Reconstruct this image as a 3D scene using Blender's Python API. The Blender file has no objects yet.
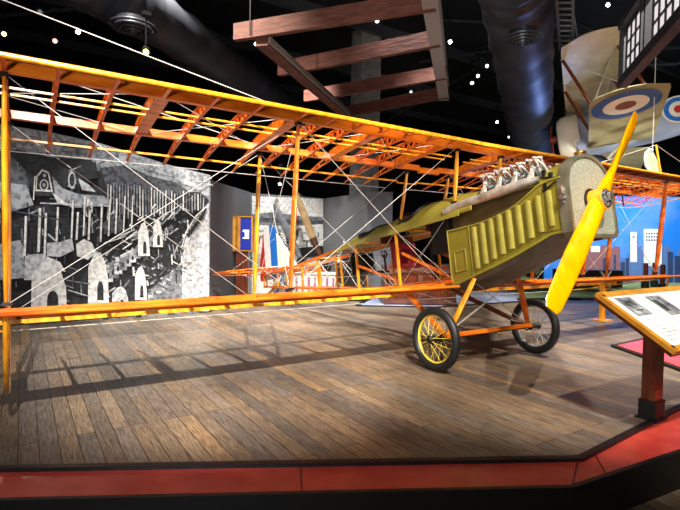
import bpy, bmesh, math, random
from mathutils import Vector as V, Matrix
random.seed(7)
R=math.radians
sc=bpy.context.scene
COL=sc.collection
# ------------------------------------------------------------------ camera
F=489.9; CC=V((3.6597,-4.372,1.3361)); yaw,pit,rol=2.5663,-0.0316,0.0162
fw=V((math.cos(yaw)*math.cos(pit),math.sin(yaw)*math.cos(pit),math.sin(pit)))
rt=fw.cross(V((0,0,1))).normalized(); up=rt.cross(fw)
rt,up=rt*math.cos(rol)+up*math.sin(rol),-rt*math.sin(rol)+up*math.cos(rol)
cd=bpy.data.cameras.new('camera'); co=bpy.data.objects.new('camera',cd); COL.objects.link(co)
M3=Matrix((rt,up,-fw)).transposed(); co.matrix_world=Matrix.Translation(CC)@M3.to_4x4()
cd.sensor_width=36; cd.lens=F/680*36; cd.clip_start=.05; cd.clip_end=200
sc.camera=co
def ray(x,y): return fw+rt*((x-340)/F)-up*((y-255)/F)
def D(x,y,t): return CC+ray(x,y)*t                      # a point at a measured distance
def G(x,y,z=0.): d=ray(x,y); return CC+d*((z-CC.z)/d.z)  # a point on a level plane
def PX(x,y,X): d=ray(x,y); return CC+d*((X-CC.x)/d.x)    # a point on an upright plane
# ------------------------------------------------------------------ materials
def srgb(h):
    h=h.lstrip('#'); c=[int(h[i:i+2],16)/255 for i in(0,2,4)]
    return tuple((v/12.92 if v<=.04045 else ((v+.055)/1.055)**2.4) for v in c)+(1,)
def mat(name,base,rough=.5,metal=0,var=None,scale=8,stretch=(1,1,1),bump=0,emit=None,es=0,coat=0,spec=.5,detail=4,vpos=(.35,.65)):
    m=bpy.data.materials.new(name); m.use_nodes=True; nt=m.node_tree; b=nt.nodes['Principled BSDF']
    c=srgb(base); b.inputs['Base Color'].default_value=c
    b.inputs['Roughness'].default_value=rough; b.inputs['Metallic'].default_value=metal
    b.inputs['Coat Weight'].default_value=coat; b.inputs['Specular IOR Level'].default_value=spec
    if emit: b.inputs['Emission Color'].default_value=srgb(emit); b.inputs['Emission Strength'].default_value=es
    if var or bump:
        tc=nt.nodes.new('ShaderNodeTexCoord'); mp=nt.nodes.new('ShaderNodeMapping'); mp.inputs['Scale'].default_value=stretch
        n=nt.nodes.new('ShaderNodeTexNoise'); n.inputs['Scale'].default_value=scale; n.inputs['Detail'].default_value=detail
        nt.links.new(tc.outputs['Object'],mp.inputs[0]); nt.links.new(mp.outputs[0],n.inputs['Vector'])
        if var:
            r=nt.nodes.new('ShaderNodeValToRGB'); r.color_ramp.elements[0].color=srgb(var); r.color_ramp.elements[1].color=c
            r.color_ramp.elements[0].position=vpos[0]; r.color_ramp.elements[1].position=vpos[1]
            nt.links.new(n.outputs['Fac'],r.inputs[0]); nt.links.new(r.outputs[0],b.inputs['Base Color'])
        if bump:
            bp=nt.nodes.new('ShaderNodeBump'); bp.inputs['Strength'].default_value=bump; bp.inputs['Distance'].default_value=.01
            nt.links.new(n.outputs['Fac'],bp.inputs['Height']); nt.links.new(bp.outputs[0],b.inputs['Normal'])
    return m
spruce=mat('varnished_spruce','#E27A1C',.28,var='#B84A0C',scale=5,stretch=(3,.6,3),coat=.4)
spruce_r=mat('varnished_rib_wood','#D9661A',.35,var='#A83E0C',scale=9,coat=.25)
nosev=mat('red_brown_nose_veneer','#7A3012',.4,var='#5A200C',scale=6,stretch=(3,.6,3),coat=.2)
ash=mat('varnished_ash','#F0A824',.28,var='#D07812',scale=6,stretch=(3,3,.5),coat=.4)
propw=mat('propeller_varnish','#FFB400',.22,var='#F09400',scale=3,stretch=(4,4,.8),coat=.6,vpos=(.3,.7))
olive=mat('olive_paint','#8C8028',.30,var='#7A6E20',scale=4,coat=.3)
olive_l=mat('pale_olive_paint','#A0943A',.32,var='#8C802C',scale=5,coat=.3)
olive_d=mat('shade_darkened_olive','#5C4A22',.5,var='#4A3A1A',scale=4)  # olive darkened to paint in the shade of the engine side recess
belly=mat('dull_grey_brown_belly','#6E6252',.5,var='#52463A',scale=5)
radm=mat('radiator_core','#B4B6A2',.55,metal=.2,var='#8C8C7C',scale=95,detail=3,bump=.5,vpos=(.40,.60))
shell=mat('radiator_shell','#9C967E',.35,metal=.6,var='#7C7660',scale=6)
black=mat('black_paint','#0B0B0C',.45)
dark=mat('dark_fittings','#1A1614',.5,metal=.3)
leather=mat('black_leather','#15120F',.4,bump=.2,scale=60)
rubber=mat('black_rubber','#141414',.5,bump=.1,scale=40)
rimm=mat('yellow_rim','#D8BC44',.4)
steel=mat('bright_steel','#E6E6E4',.22,metal=.9,var='#A8A8A6',scale=14)
wire=mat('galvanised_wire','#C4C0B8',.4,metal=.3)
valve=mat('worn_bright_metal','#F0EAE0',.35,metal=.15,var='#6A5A48',scale=45)
exh=mat('exhaust_metal','#E0DAD0',.30,metal=.5,var='#A89C88',scale=9)
brass=mat('brass','#B08840',.3,metal=.9)
copper=mat('copper','#C87848',.35,metal=.8)
linen=mat('cream_doped_linen','#D8C896',.6,var='#C4B07C',scale=3)
linen_d=mat('aged_linen','#A8A074',.65,var='#948A60',scale=3)
cream=mat('cream_paint','#F0E8D0',.5)
white=mat('white_paint','#ECEAE4',.5)
redp=mat('red_paint','#C42828',.5)
bluep=mat('blue_paint','#1E6FC8',.5)
blued=mat('slate_blue_paint','#3E5A8C',.5)
brickr=mat('dull_red_brown_paint','#8A4A34',.5)
beamw=mat('rough_brown_timber','#6E4030',.75,var='#4E2A1E',scale=4,stretch=(1,1,6),bump=.3)
greyst=mat('grey_painted_steel','#8C8880',.5)
ductm=mat('black_fabric_duct','#2A2C33',.55,var='#17181D',scale=3,stretch=(1,1,1),bump=.5)
ceilm=mat('black_ceiling','#0B0C0F',.8,var='#060608',scale=2)
greyw=mat('grey_wall_paint','#6A6C70',.8,var='#606266',scale=2)
greyw2=mat('pale_grey_wall_paint','#6E7072',.8)
pbase=mat('mural_panel_edge','#909294',.7)
walnut=mat('walnut_stain','#6E2E14',.35,var='#4E1E0C',scale=6,stretch=(4,4,.6),coat=.3)
oak=mat('golden_oak','#C88A2C',.35,var='#A86E1C',scale=8,coat=.3)
grass=mat('green_turf','#7A8A58',.9,var='#4E6440',scale=3)
redcloth=mat('red_woven_cane','#B02430',.6,var='#701018',scale=30)
def greys(n,h):
    v=[int(h[i:i+2],16) for i in(1,3,5)]; k={'black':2.6,'char':.35,'dim':.45,'mid':.62,'pale':.68,'light':.74,'bright':.80}[n]
    return mat('mono_print_%s'%n,h,.6,var='#'+''.join('%02x'%min(255,int(c*k)) for c in v),scale=16,detail=8,vpos=(.38,.56) if n!='black' else (.30,.52))
# planked floors
def plankmat(name,cols,w=.125,L=1.9,rough=.4,gap='#140E0A'):
    m=bpy.data.materials.new(name); m.use_nodes=True; nt=m.node_tree; b=nt.nodes['Principled BSDF']; N=nt.nodes.new; K=nt.links.new
    tc=N('ShaderNodeTexCoord')
    br=N('ShaderNodeTexBrick'); br.inputs['Scale'].default_value=1; br.inputs['Brick Width'].default_value=L; br.inputs['Row Height'].default_value=w
    br.inputs['Mortar Size'].default_value=.003; br.inputs['Mortar Smooth'].default_value=.2; br.inputs['Color1'].default_value=(0,0,0,1); br.inputs['Color2'].default_value=(1,1,1,1); br.inputs['Mortar'].default_value=(.5,.5,.5,1)
    br.offset=.37; br.offset_frequency=3
    K(tc.outputs['Object'],br.inputs['Vector'])
    cr=N('ShaderNodeValToRGB'); cr.color_ramp.interpolation='LINEAR'
    e=cr.color_ramp.elements; e[0].color=srgb(cols[0]); e[-1].color=srgb(cols[-1])
    for i,c in enumerate(cols[1:-1]): x=e.new((i+1)/(len(cols)-1)); x.color=srgb(c)
    K(br.outputs['Color'],cr.inputs[0])
    mp=N('ShaderNodeMapping'); mp.inputs['Scale'].default_value=(3,38,1); K(tc.outputs['Object'],mp.inputs[0])
    n=N('ShaderNodeTexNoise'); n.inputs['Scale'].default_value=2.2; n.inputs['Detail'].default_value=7; n.inputs['Roughness'].default_value=.65; K(mp.outputs[0],n.inputs['Vector'])
    n2=N('ShaderNodeTexNoise'); n2.inputs['Scale'].default_value=1.1; n2.inputs['Detail'].default_value=5; K(tc.outputs['Object'],n2.inputs['Vector'])
    r1=N('ShaderNodeValToRGB'); r1.color_ramp.elements[0].position=.34; r1.color_ramp.elements[0].color=(.35,.33,.31,1); r1.color_ramp.elements[1].position=.66; r1.color_ramp.elements[1].color=(1.45,1.38,1.3,1); K(n.outputs['Fac'],r1.inputs[0])
    r2=N('ShaderNodeValToRGB'); r2.color_ramp.elements[0].position=.35; r2.color_ramp.elements[0].color=(.7,.7,.72,1); r2.color_ramp.elements[1].position=.65; r2.color_ramp.elements[1].color=(1.2,1.15,1.1,1); K(n2.outputs['Fac'],r2.inputs[0])
    m1=N('ShaderNodeMix'); m1.data_type='RGBA'; m1.blend_type='MULTIPLY'; m1.inputs[0].default_value=1; K(cr.outputs[0],m1.inputs[6]); K(r1.outputs[0],m1.inputs[7])
    m2=N('ShaderNodeMix'); m2.data_type='RGBA'; m2.blend_type='MULTIPLY'; m2.inputs[0].default_value=1; K(m1.outputs[2],m2.inputs[6]); K(r2.outputs[0],m2.inputs[7])
    m3=N('ShaderNodeMix'); m3.data_type='RGBA'; K(br.outputs['Fac'],m3.inputs[0]); K(m2.outputs[2],m3.inputs[6]); m3.inputs[7].default_value=srgb(gap)
    K(m3.outputs[2],b.inputs['Base Color']); b.inputs['Roughness'].default_value=rough; b.inputs['Specular IOR Level'].default_value=.35
    bp=N('ShaderNodeBump'); bp.inputs['Strength'].default_value=.35; bp.inputs['Distance'].default_value=.004; K(n.outputs['Fac'],bp.inputs['Height']); K(bp.outputs[0],b.inputs['Normal'])
    return m
floorm=plankmat('weathered_planks',['#5A554F','#726350','#6A645E','#80705C','#625C56','#8C7456'],w=.11,L=1.7)
floor2=plankmat('museum_floor_boards',['#4A4038','#8A7A66','#6A5E50'],w=.1,L=1.2)
redb=mat('red_stained_board','#BC4236',.35,var='#A6322A',scale=5,stretch=(1,1,1),coat=.2)
# ------------------------------------------------------------------ mesh helpers
class MB:
    def __init__(s): s.b=bmesh.new(); s.mi=0
    def _f(s,vs):
        try: f=s.b.faces.new(vs); f.material_index=s.mi; return f
        except ValueError: return None
    def v(s,p): return s.b.verts.new(V(p))
    def hexa(s,p):
        v=[s.v(q) for q in p]
        for i in((3,2,1,0),(4,5,6,7),(0,1,5,4),(1,2,6,5),(2,3,7,6),(3,0,4,7)): s._f([v[j] for j in i])
    def box(s,c,d):
        x,y,z=c; a,b_,e=[k/2 for k in d]
        s.hexa([(x-a,y-b_,z-e),(x+a,y-b_,z-e),(x+a,y+b_,z-e),(x-a,y+b_,z-e),(x-a,y-b_,z+e),(x+a,y-b_,z+e),(x+a,y+b_,z+e),(x-a,y+b_,z+e)])
    def bar(s,p,q,w,h,upv=(0,0,1)):
        p,q=V(p),V(q); d=(q-p).normalized(); u=V(upv); sd=d.cross(u)
        if sd.length<1e-4: sd=d.cross(V((1,0,0)))
        sd.normalize(); u=sd.cross(d); a=sd*w/2; b_=u*h/2
        s.hexa([p-a-b_,p+a-b_,p+a+b_,p-a+b_,q-a-b_,q+a-b_,q+a+b_,q-a+b_])
    def ring(s,c,ax,ay,n,ph=0): return [s.v(c+ax*math.cos(ph+2*math.pi*i/n)+ay*math.sin(ph+2*math.pi*i/n)) for i in range(n)]
    def loft(s,rings,cap=True,close=True):
        for a,b_ in zip(rings,rings[1:]):
            n=len(a)
            for i in range(n if close else n-1): s._f([a[i],a[(i+1)%n],b_[(i+1)%n],b_[i]])
        if cap: s._f(rings[0][::-1]); s._f(rings[-1])
    def tube(s,pts,r,n=8,cap=True,flat=1.,side=None,closed=False):
        pts=[V(p) for p in pts]; rs=r if isinstance(r,(list,tuple)) else [r]*len(pts); out=[]; prev=None
        for i,p in enumerate(pts):
            if closed: t=(pts[(i+1)%len(pts)]-pts[i-1]).normalized()
            else: t=(pts[min(i+1,len(pts)-1)]-pts[max(i-1,0)]).normalized()
            a=V(side) if side is not None else (prev if prev is not None else (V((0,0,1)) if abs(t.z)<.9 else V((1,0,0))))
            a=(a-t*a.dot(t)).normalized(); prev=a; b_=t.cross(a)
            out.append(s.ring(p,a*rs[i],b_*rs[i]*flat,n))
        if closed: out.append(out[0]); cap=False
        s.loft(out,cap)
    def lathe(s,c,axis,prof,n=20,cap=True):
        ax=V(axis).normalized(); a=ax.orthogonal().normalized(); b_=ax.cross(a); c=V(c)
        s.loft([s.ring(c+ax*h,a*max(r,1e-4),b_*max(r,1e-4),n) for h,r in prof],cap)
    def poly(s,pts,th,two=True):
        a=[s.v(p) for p in pts]; s._f(a)
        if th is not None:
            th=V(th); b_=[s.v(V(p)+th) for p in pts]; s._f(b_[::-1]); n=len(a)
            for i in range(n): s._f([a[i],b_[i],b_[(i+1)%n],a[(i+1)%n]])
    def strip(s,A,B,th):
        A=[V(p) for p in A];B=[V(p) for p in B];th=V(th)
        for i in range(len(A)-1):
            s.hexa([A[i],A[i+1],B[i+1],B[i],A[i]+th,A[i+1]+th,B[i+1]+th,B[i]+th])
    def torus(s,c,axis,Rm,r,n=36,k=10):
        ax=V(axis).normalized(); a=ax.orthogonal().normalized(); b_=ax.cross(a)
        rs=[]
        for i in range(n):
            t=2*math.pi*i/n; d=a*math.cos(t)+b_*math.sin(t); rs.append(s.ring(V(c)+d*Rm,d*r,ax*r,k))
        rs.append(rs[0]); s.loft(rs,False)
    def ball(s,c,r,sc_=(1,1,1)):
        m=Matrix.Translation(V(c))@Matrix.Diagonal((r*sc_[0],r*sc_[1],r*sc_[2],1)); 
        f=bmesh.ops.create_icosphere(s.b,subdivisions=2,radius=1,matrix=m)
        for v_ in f['verts']:
            for g in v_.link_faces: g.material_index=s.mi
    def build(s,name,mats,parent=None,smooth=False,loc=None):
        bmesh.ops.recalc_face_normals(s.b,faces=s.b.faces)
        me=bpy.data.meshes.new(name); s.b.to_mesh(me); s.b.free()
        for m in (mats if isinstance(mats,(list,tuple)) else [mats]): me.materials.append(m)
        if smooth:
            for p in me.polygons: p.use_smooth=True
            try: me.set_sharp_from_angle(angle=R(40))
            except Exception: pass
        o=bpy.data.objects.new(name,me); COL.objects.link(o)
        if parent: o.parent=parent
        if loc is not None: o.location=loc
        return o
def tag(o,label=None,cat=None,group=None,kind=None):
    for k,v in (('label',label),('category',cat),('group',group),('kind',kind)):
        if v: o[k]=v
    return o
def thing(name,label,cat,loc=(0,0,0),group=None,rot=None):
    o=bpy.data.objects.new(name,None); COL.objects.link(o); o.location=loc; o.empty_display_size=.1
    if rot: o.rotation_euler=rot
    return tag(o,label,cat,group)
def struct(o): o['kind']='structure'; return o
def recentre(o):          # puts a one-mesh thing's origin at the middle of its foot
    vs=[v.co.copy() for v in o.data.vertices]; c=sum(vs,V())/len(vs); c.z=min(v.z for v in vs)
    o.data.transform(Matrix.Translation(-c)); o.location=c; return o
def copyobj(o,loc,parent):
    c=o.copy(); COL.objects.link(c); c.parent=parent; c.location=loc; return c
# ================================================================== THE SKELETON BIPLANE
# local frame: x to the nose, y to the far wing, z up; the tail rests low
AL=R(9.852); RW=.332
plane=thing('biplane','uncovered wooden biplane with olive nose cowling and yellow propeller on the plank platform','aeroplane',(0,0,RW),rot=(0,-AL,0))
YI,YO=2.33,4.467; GAP,STG=1.499,.372; XL,ZL=.002,.587; D1,D2=.22,1.066; CH=1.76; TH=.055
DIH=math.tan(R(.35))
def upc(d):
    t=min(max(d/CH,0),1); return lo(d)+TH*CH*math.sqrt(t)*(1-t)*2.6
def lo(d):
    t=min(max(d/CH,0),1); return .020*CH*math.sin(math.pi*t)-.006
def W(u,d,y,z=0.): return V((XL+(STG if u else 0)-d,y,ZL-.07+(GAP if u else 0)+abs(y)*DIH-(0 if u else .012*abs(y))-d*(.012 if u else .045)+z))
NUP=[.54,.84,1.14,1.45,1.76,2.08,2.36,2.76,3.12,3.48,3.82,4.17,4.467,4.85,5.2,5.55,5.9,6.25]
NLO=[.50,.84,1.18,1.53,1.88,2.33,2.66,3.02,3.38,3.74,4.10,4.467,4.8]
BOXU={.54,1.45,2.36,3.48,5.55}; BOXL={.50,2.33,3.38,4.467}
def rib_mesh(solid,st=.16):
    m=MB(); n=16
    ds=[st+(CH-.01-st)*i/n for i in range(n+1)]
    w=.026
    def cap(fn,ds,t):
        for a,b_ in zip(ds,ds[1:]):
            m.bar((-a,0,fn(a)),(-b_,0,fn(b_)),w,t)
    cap(lambda d:upc(d)-.004,ds,.011); cap(lambda d:lo(d)+.004,ds,.011)
    if solid:
        dd=[D1+.02+(D2-D1-.04)*i/8 for i in range(9)]
        for sy in(-.045,.045):
            m.strip([(-d,sy,lo(d)) for d in dd],[(-d,sy,upc(d)) for d in dd],(0,.006,0))
        m.strip([(-d,-.05,lo(d)) for d in dd],[(-d,.05,lo(d)) for d in dd],(0,0,.006))
        m.strip([(-d,-.05,upc(d)) for d in dd],[(-d,.05,upc(d)) for d in dd],(0,0,-.006))
    else:
        k=9; z=[D1+.03+(D2-D1-.06)*i/k for i in range(k+1)]
        for i in range(k):
            a,b_=(lo,upc) if i%2 else (upc,lo)
            m.bar((-z[i],0,a(z[i])),(-z[i+1],0,b_(z[i+1])),.014,.012)
            m.bar((-z[i],0,b_(z[i])),(-z[i+1],0,a(z[i+1])),.014,.012)
    for d in(1.2,1.36,1.5): m.bar((-d,0,lo(d)),(-d,0,upc(d)),.014,.012,(1,0,0))
    return m
def wing(name,u,sgn,ys,box,root,tip,label=None):
    m=MB(); m.mi=0   # leading edge, both spars, trailing edge and tip bow make the wing frame
    def sp(d,w,h):
        zc=(lo(d)+upc(d))/2
        m.bar(W(u,d,sgn*root,zc),W(u,d,sgn*(tip-.25),zc),w,h)
    sp(D1,.038,.078); m.mi=0 if u else 1; sp(D2,.036,.066); m.mi=3 if u else 0  # lower rear spar takes yellow ash to paint in the light it catches
    for y0,y1 in(() if u else ((root,tip-.15),)):
        nose=[(-.004,.012),(.05,lo(.05)+.002),(.12,lo(.12)),(.2,lo(.2)),(.2,lo(.2)+.006),(.2,upc(.2)-.006),(.2,upc(.2)),(.12,upc(.12)),(.05,upc(.05)),(.015,upc(.015))]
        m.loft([[m.v(W(u,d,sgn*y,z)) for d,z in nose] for y in(y0,y1)])
    if u:
        m.mi=3; vd=[0,.03,.07,.12,.17,.21]
        for a_,c_ in zip(vd,vd[1:]): m.strip([W(1,a_,sgn*root,upc(a_)+.004),W(1,a_,sgn*(tip-.15),upc(a_)+.004)],[W(1,c_,sgn*root,upc(c_)+.004),W(1,c_,sgn*(tip-.15),upc(c_)+.004)],(0,0,.003))
    m.mi=2 if u else 0
    m.tube([W(u,-.008,sgn*root,.008),W(u,-.008,sgn*(tip-.15),.008)],.019 if u else .016,10)
    m.mi=1
    for d,r_ in(((.5,.014),(.62,.014),(1.50,.018)) if u else ()): m.bar(W(u,d,sgn*root,lo(d)+.012),W(u,d,sgn*(tip-.3),lo(d)+.012),r_,r_)
    m.mi=4; m.tube([W(u,CH,sgn*root,0),W(u,CH,sgn*(tip-.55),0)],.0045,5); m.mi=1
    m.tube([W(u,CH,sgn*(tip-.55),0),W(u,CH-.05,sgn*(tip-.25),0),W(u,CH-.35,sgn*(tip-.05),.01),W(u,.8,sgn*tip,.02),W(u,.4,sgn*(tip-.02),.02),W(u,.1,sgn*(tip-.08),.015),W(u,0,sgn*(tip-.18),.01)],.010,6)
    o=m.build(name,[spruce,ash,ash,nosev,wire],plane)
    rs={}
    for y in ys:
        s=y in box
        if s not in rs: 
            r_=rib_mesh(s,.01 if u else .16).build('wing_rib',spruce_r if not s else spruce,o,loc=W(u,0,sgn*y)); rs[s]=r_
        else: copyobj(rs[s],W(u,0,sgn*y),o)
    # drag wires between the box ribs
    bs=sorted(box); dw=MB()
    for a,b_ in zip(bs,bs[1:]):
        for p,q in((a,b_),(b_,a)): dw.tube([W(u,D1,sgn*p,.045),W(u,D2,sgn*q,.045)],.003,5)
    dw.build('drag_wires',wire,o)
    return o
if 1:
    for sgn in(-1,1):
        TH=.056; wing('upper_wing_frame',1,sgn,NUP,BOXU,.16,6.65)
        TH=.030; wing('lower_wing_frame',0,sgn,NLO,BOXL,.40,5.05)
    TH=.056
    cs=MB(); cs.tube([W(1,-.008,-.17,.008),W(1,-.008,.17,.008)],.019,10); cs=cs.build('wing_centre_section',ash,plane)
    for d in(D1,D2): m=MB(); m.bar(W(1,d,-.17,.04),W(1,d,.17,.04),.038,.07); m.build('centre_spar',spruce,cs)
    m=MB(); m.strip([W(1,.0,-.17,upc(0)),W(1,.1,-.17,upc(.1)),W(1,.21,-.17,upc(.21))],[W(1,.0,.17,upc(0)),W(1,.1,.17,upc(.1)),W(1,.21,.17,upc(.21))],(0,0,.003)); m.build('centre_nose_sheet',nosev,cs)
    m=MB(); m.tube([W(1,1.50,-.17,0),W(1,1.50,.17,0)],.009,6); m.build('centre_rear_rail',ash,cs)
# interplane struts
def strut(p,q,name='interplane_strut',mt=ash,w=.040,c=.013,par=plane):
    m=MB(); p,q=V(p),V(q); pts=[p.lerp(q,t) for t in(0,.12,.3,.5,.7,.88,1)]
    rr=[.55,.8,.97,1,.97,.8,.55]
    m.tube(pts,[w*k for k in rr],12,flat=.5,side=(1,0,0))
    o=m.build(name,mt,par,True)
    for e,k in((p,q),(q,p)):
        f=MB(); d=(k-e).normalized(); f.box(e+d*.012,(.06,.045,.024)); f.tube([e+V((0,-.04,0))+d*.01,e+V((0,.04,0))+d*.01],.007,6)
        f.build('strut_fitting',dark,o)
    return o
for s in(-1,1):
    for y in(YI,YO):
        for d in(D1,D2): strut(W(0,d,s*y,.085),W(1,d,s*y,0),mt=ash if (d==D2 and s<0) or (y==YO and s<0) else spruce)
    strut((.02,s*.35,1.44),W(1,D1,s*.36,.0),'cabane_strut',w=.03)
    strut((-.93,s*.35,1.38),W(1,D2,s*.36,.0),'cabane_strut',w=.028)
    # king posts above the outer struts and their wires
    for d in(D1,D2):
        k=MB(); a=W(1,d,-4.95 if s<0 else 4.3,.08); b_=a+V((0,0,.52)); k.tube([a,b_],.017,8,flat=.6,side=(1,0,0)); k.build('king_post',ash,plane,True)
        kw=MB()
        for y in(YI,6.3): kw.tube([b_,W(1,d,s*y,.08)],.0045,5)
        kw.build('king_post_wire',wire,plane)
# flying, landing and incidence wires
def wr(p,q,r=.0027,name='bracing_wire'):
    m=MB(); m.tube([p,q],r,5); return m.build(name,wire,plane)
for s in(-1,1):
    for d in(D1,D2):
        for e in (0,):
            o=V((e,0,0))
            wr(W(0,d,s*YI,.09)+o,W(1,d,s*YO,0)+o,name='flying_wire'); wr(W(0,d,s*.42,.08)+o,W(1,d,s*YI,0)+o,name='flying_wire')
        wr(W(1,d,s*YI,0),W(0,d,s*YO,.09),name='landing_wire'); wr(W(1,d,s*.4,0),W(0,d,s*YI,.09),name='landing_wire')
    for y in(YI,YO):
        wr(W(1,D1,s*y,0),W(0,D2,s*y,.09),name='incidence_wire'); wr(W(1,D2,s*y,0),W(0,D1,s*y,.09),name='incidence_wire')
    # fine stay from the outer bay out over the wing rib ends
    # bow skid under the outer struts
    m=MB(); a=W(0,.05,s*YO,-.0); b_=W(0,D2,s*YO,.02)
    pts=[a.lerp(b_,t)+V((.02,0,-.50*math.sin(math.pi*min(1,t*1.0))**.6)) for t in[i/12 for i in range(13)]]
    m.tube(pts,.015,8); m.build('wing_skid',ash,plane,True)
    # aileron horn and cable
    m=MB(); m.bar(W(1,D2+.12,s*(YO+.5),.1),W(1,D2+.12,s*(YO+.5),-.16),.03,.012); m.build('aileron_horn',dark,plane)
# ------------------------------------------------------------------ fuselage
def ztop(x):
    P=[(-6.0,1.25),(-4.2,1.25),(-3.0,1.29),(-2.1,1.34),(.3,1.36)]
    for (a,b_),(c,d) in zip(P,P[1:]):
        if x<=c: return b_+(d-b_)*(x-a)/(c-a)
    return 1.36
def zbot(x): return .57 if x>-1.5 else .57+(.97-.57)*(-1.5-x)/4.4
def hw(x): return .36 if x>-1.6 else max(.03,.36-.33*(-1.6-x)/4.3)
fus=MB()
xs=[-5.9,-5.1,-4.5,-3.9,-3.26,-2.61,-1.97,-1.02,-.1]
for s in(-1,1):
    for a,b_ in zip(xs,xs[1:]):
        fus.bar((a,s*hw(a),ztop(a)-.02),(b_,s*hw(b_),ztop(b_)-.02),.035,.04); fus.bar((a,s*hw(a),zbot(a)+.02),(b_,s*hw(b_),zbot(b_)+.02),.035,.04)
fus=fus.build('fuselage_longerons',spruce,plane)
for x in xs[:-1]:
    for s in(-1,1):
        m=MB(); m.bar((x,s*hw(x),zbot(x)+.02),(x,s*hw(x),ztop(x)-.02),.028,.03,(1,0,0)); m.build('fuselage_upright',ash,fus)
    m=MB()
    for z in(ztop(x)-.02,zbot(x)+.02): m.bar((x,-hw(x),z),(x,hw(x),z),.028,.026)
    m.build('fuselage_cross_member',ash,fus)
bw=MB()
for a,b_ in zip(xs,xs[1:]):
    for s in(-1,1):
        bw.tube([(a,s*hw(a),ztop(a)-.03),(b_,s*hw(b_),zbot(b_)+.03)],.003,5); bw.tube([(a,s*hw(a),zbot(a)+.03),(b_,s*hw(b_),ztop(b_)-.03)],.003,5)
    bw.tube([(a,-hw(a),ztop(a)-.03),(b_,hw(b_),ztop(b_)-.03)],.003,5); bw.tube([(a,-hw(a),zbot(a)+.03),(b_,hw(b_),zbot(b_)+.03)],.003,5)
bw.build('fuselage_bracing_wires',wire,fus)
m=MB()
for y in(-.1,.1): m.tube([(-1.0,y,.8),(-5.6,y*.6,1.05)],.0028,5)
for y in(-.2,.2): m.tube([(-1.3,y,1.15),(-5.7,y*.5,1.2)],.0028,5)
m.build('control_cables',wire,plane)
# diagonal wooden braces near the front bay
for s in(-1,1):
    m=MB(); m.bar((-.12,s*.34,.62),(-.95,s*.34,1.02),.03,.03); m.build('seat_rail',spruce,plane)
    m=MB(); m.bar((-1.02,s*.34,.66),(-1.95,s*.33,.98),.03,.03); m.build('seat_rail',spruce,plane)
# decking over the cockpits
def crest(x):
    P=[(-2.75,1.345),(-2.3,1.40),(-2.05,1.46),(-1.35,1.50),(-1.05,1.55),(-.45,1.60),(-.1,1.60),(.28,1.56)]
    if x<=P[0][0]: return P[0][1]
    for (a,b_),(c,d) in zip(P,P[1:]):
        if x<=c: return b_+(d-b_)*(x-a)/(c-a)
    return P[-1][1]
def deckp(x,t):  # t -1..1 across
    a=t*math.pi/2; zt=ztop(x)-.05; return V((x,(hw(x)+.024)*math.sin(a),zt+(crest(x)-zt)*math.cos(a)**.8 if abs(t)<1 else zt))
HOLES=[(-.80,.215,.80),(-1.72,.235,.80)]
m=MB(); nx,nt_=150,40; gv=[[m.v(deckp(.28-3.0*i/nx,-1+2*j/nt_)) for j in range(nt_+1)] for i in range(nx+1)]
for i in range(nx):
    for j in range(nt_):
        c=(gv[i][j].co+gv[i+1][j+1].co)/2; tj=-1+2*(j+.5)/nt_
        if any(abs((c.x-h[0])/h[1])**2.6+abs(tj/h[2])**2.6<1 for h in HOLES): continue
        m._f([gv[i][j],gv[i+1][j],gv[i+1][j+1],gv[i][j+1]])
deck=m.build('cockpit_decking',olive_l,plane,True)
so=deck.modifiers.new('t','SOLIDIFY'); so.thickness=.008; so.offset=-1
for h in HOLES:
    m=MB(); pts=[]
    for i in range(36):
        t=2*math.pi*i/36; sg_=lambda v:math.copysign(abs(v)**(2/2.6),v); x=h[0]+h[1]*sg_(math.cos(t)); tt=h[2]*sg_(math.sin(t)); p=deckp(x,tt); p.z+=.006; pts.append(p)
    m.tube(pts,.024,8,closed=True); m.build('cockpit_rim',leather,deck,True)
for s in(-1,1):   # lower strip of the decking, running along the top longeron
    m=MB()
    P=[(x,s*(hw(x)+.028),ztop(x)-.045) for x in(.1,-.5,-1.0,-1.6,-2.1,-2.7)]
    for a,b_ in zip(P,P[1:]): m.bar(a,b_,.012,.05)
    m.build('deck_side_strip',olive_l,deck)
# interior
def seat(x,mt):
    m=MB(); zs=.88
    m.box((x,0,zs),(.38,.40,.035))
    n=10
    A=[V((x-.17-.05*math.cos(t),.22*math.sin(t),zs)) for t in[-1.45+2.9*i/n for i in range(n+1)]]
    m.strip(A,[a+V((-.04,0,.34)) for a in A],(.015,0,0)); 
    return m.build('pilot_seat',mt,plane)
seat(-1.12,redcloth); seat(-2.1,leather)
m=MB(); m.box((-.32,0,1.12),(.36,.5,.36)); o=m.build('fuel_tank',dark,plane)
m=MB(); m.box((-1.44,0,1.28),(.02,.56,.12)); m.build('instrument_panel',walnut,plane)
m=MB(); m.box((-.52,0,1.30),(.02,.6,.14)); o=m.build('instrument_panel',walnut,plane)
g=MB()
for y in(-.18,-.05,.1): g.lathe((-.531,y,1.3),(-1,0,0),[(0,.04),(.012,.04),(.012,.03)],14)
g.build('gauge',brass,o)
m=MB(); m.box((-1.1,0,.64),(2.2,.3,.015)); m.build('cockpit_floor',spruce,plane)
for x in(-.75,-1.72):
    m=MB(); m.tube([(x,0,.65),(x-.03,0,1.12)],.014,8); m.torus((x-.03,0,1.12),(1,0,.3),.0+.05,.012,14,6); m.build('control_column',dark,plane,True)
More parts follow.
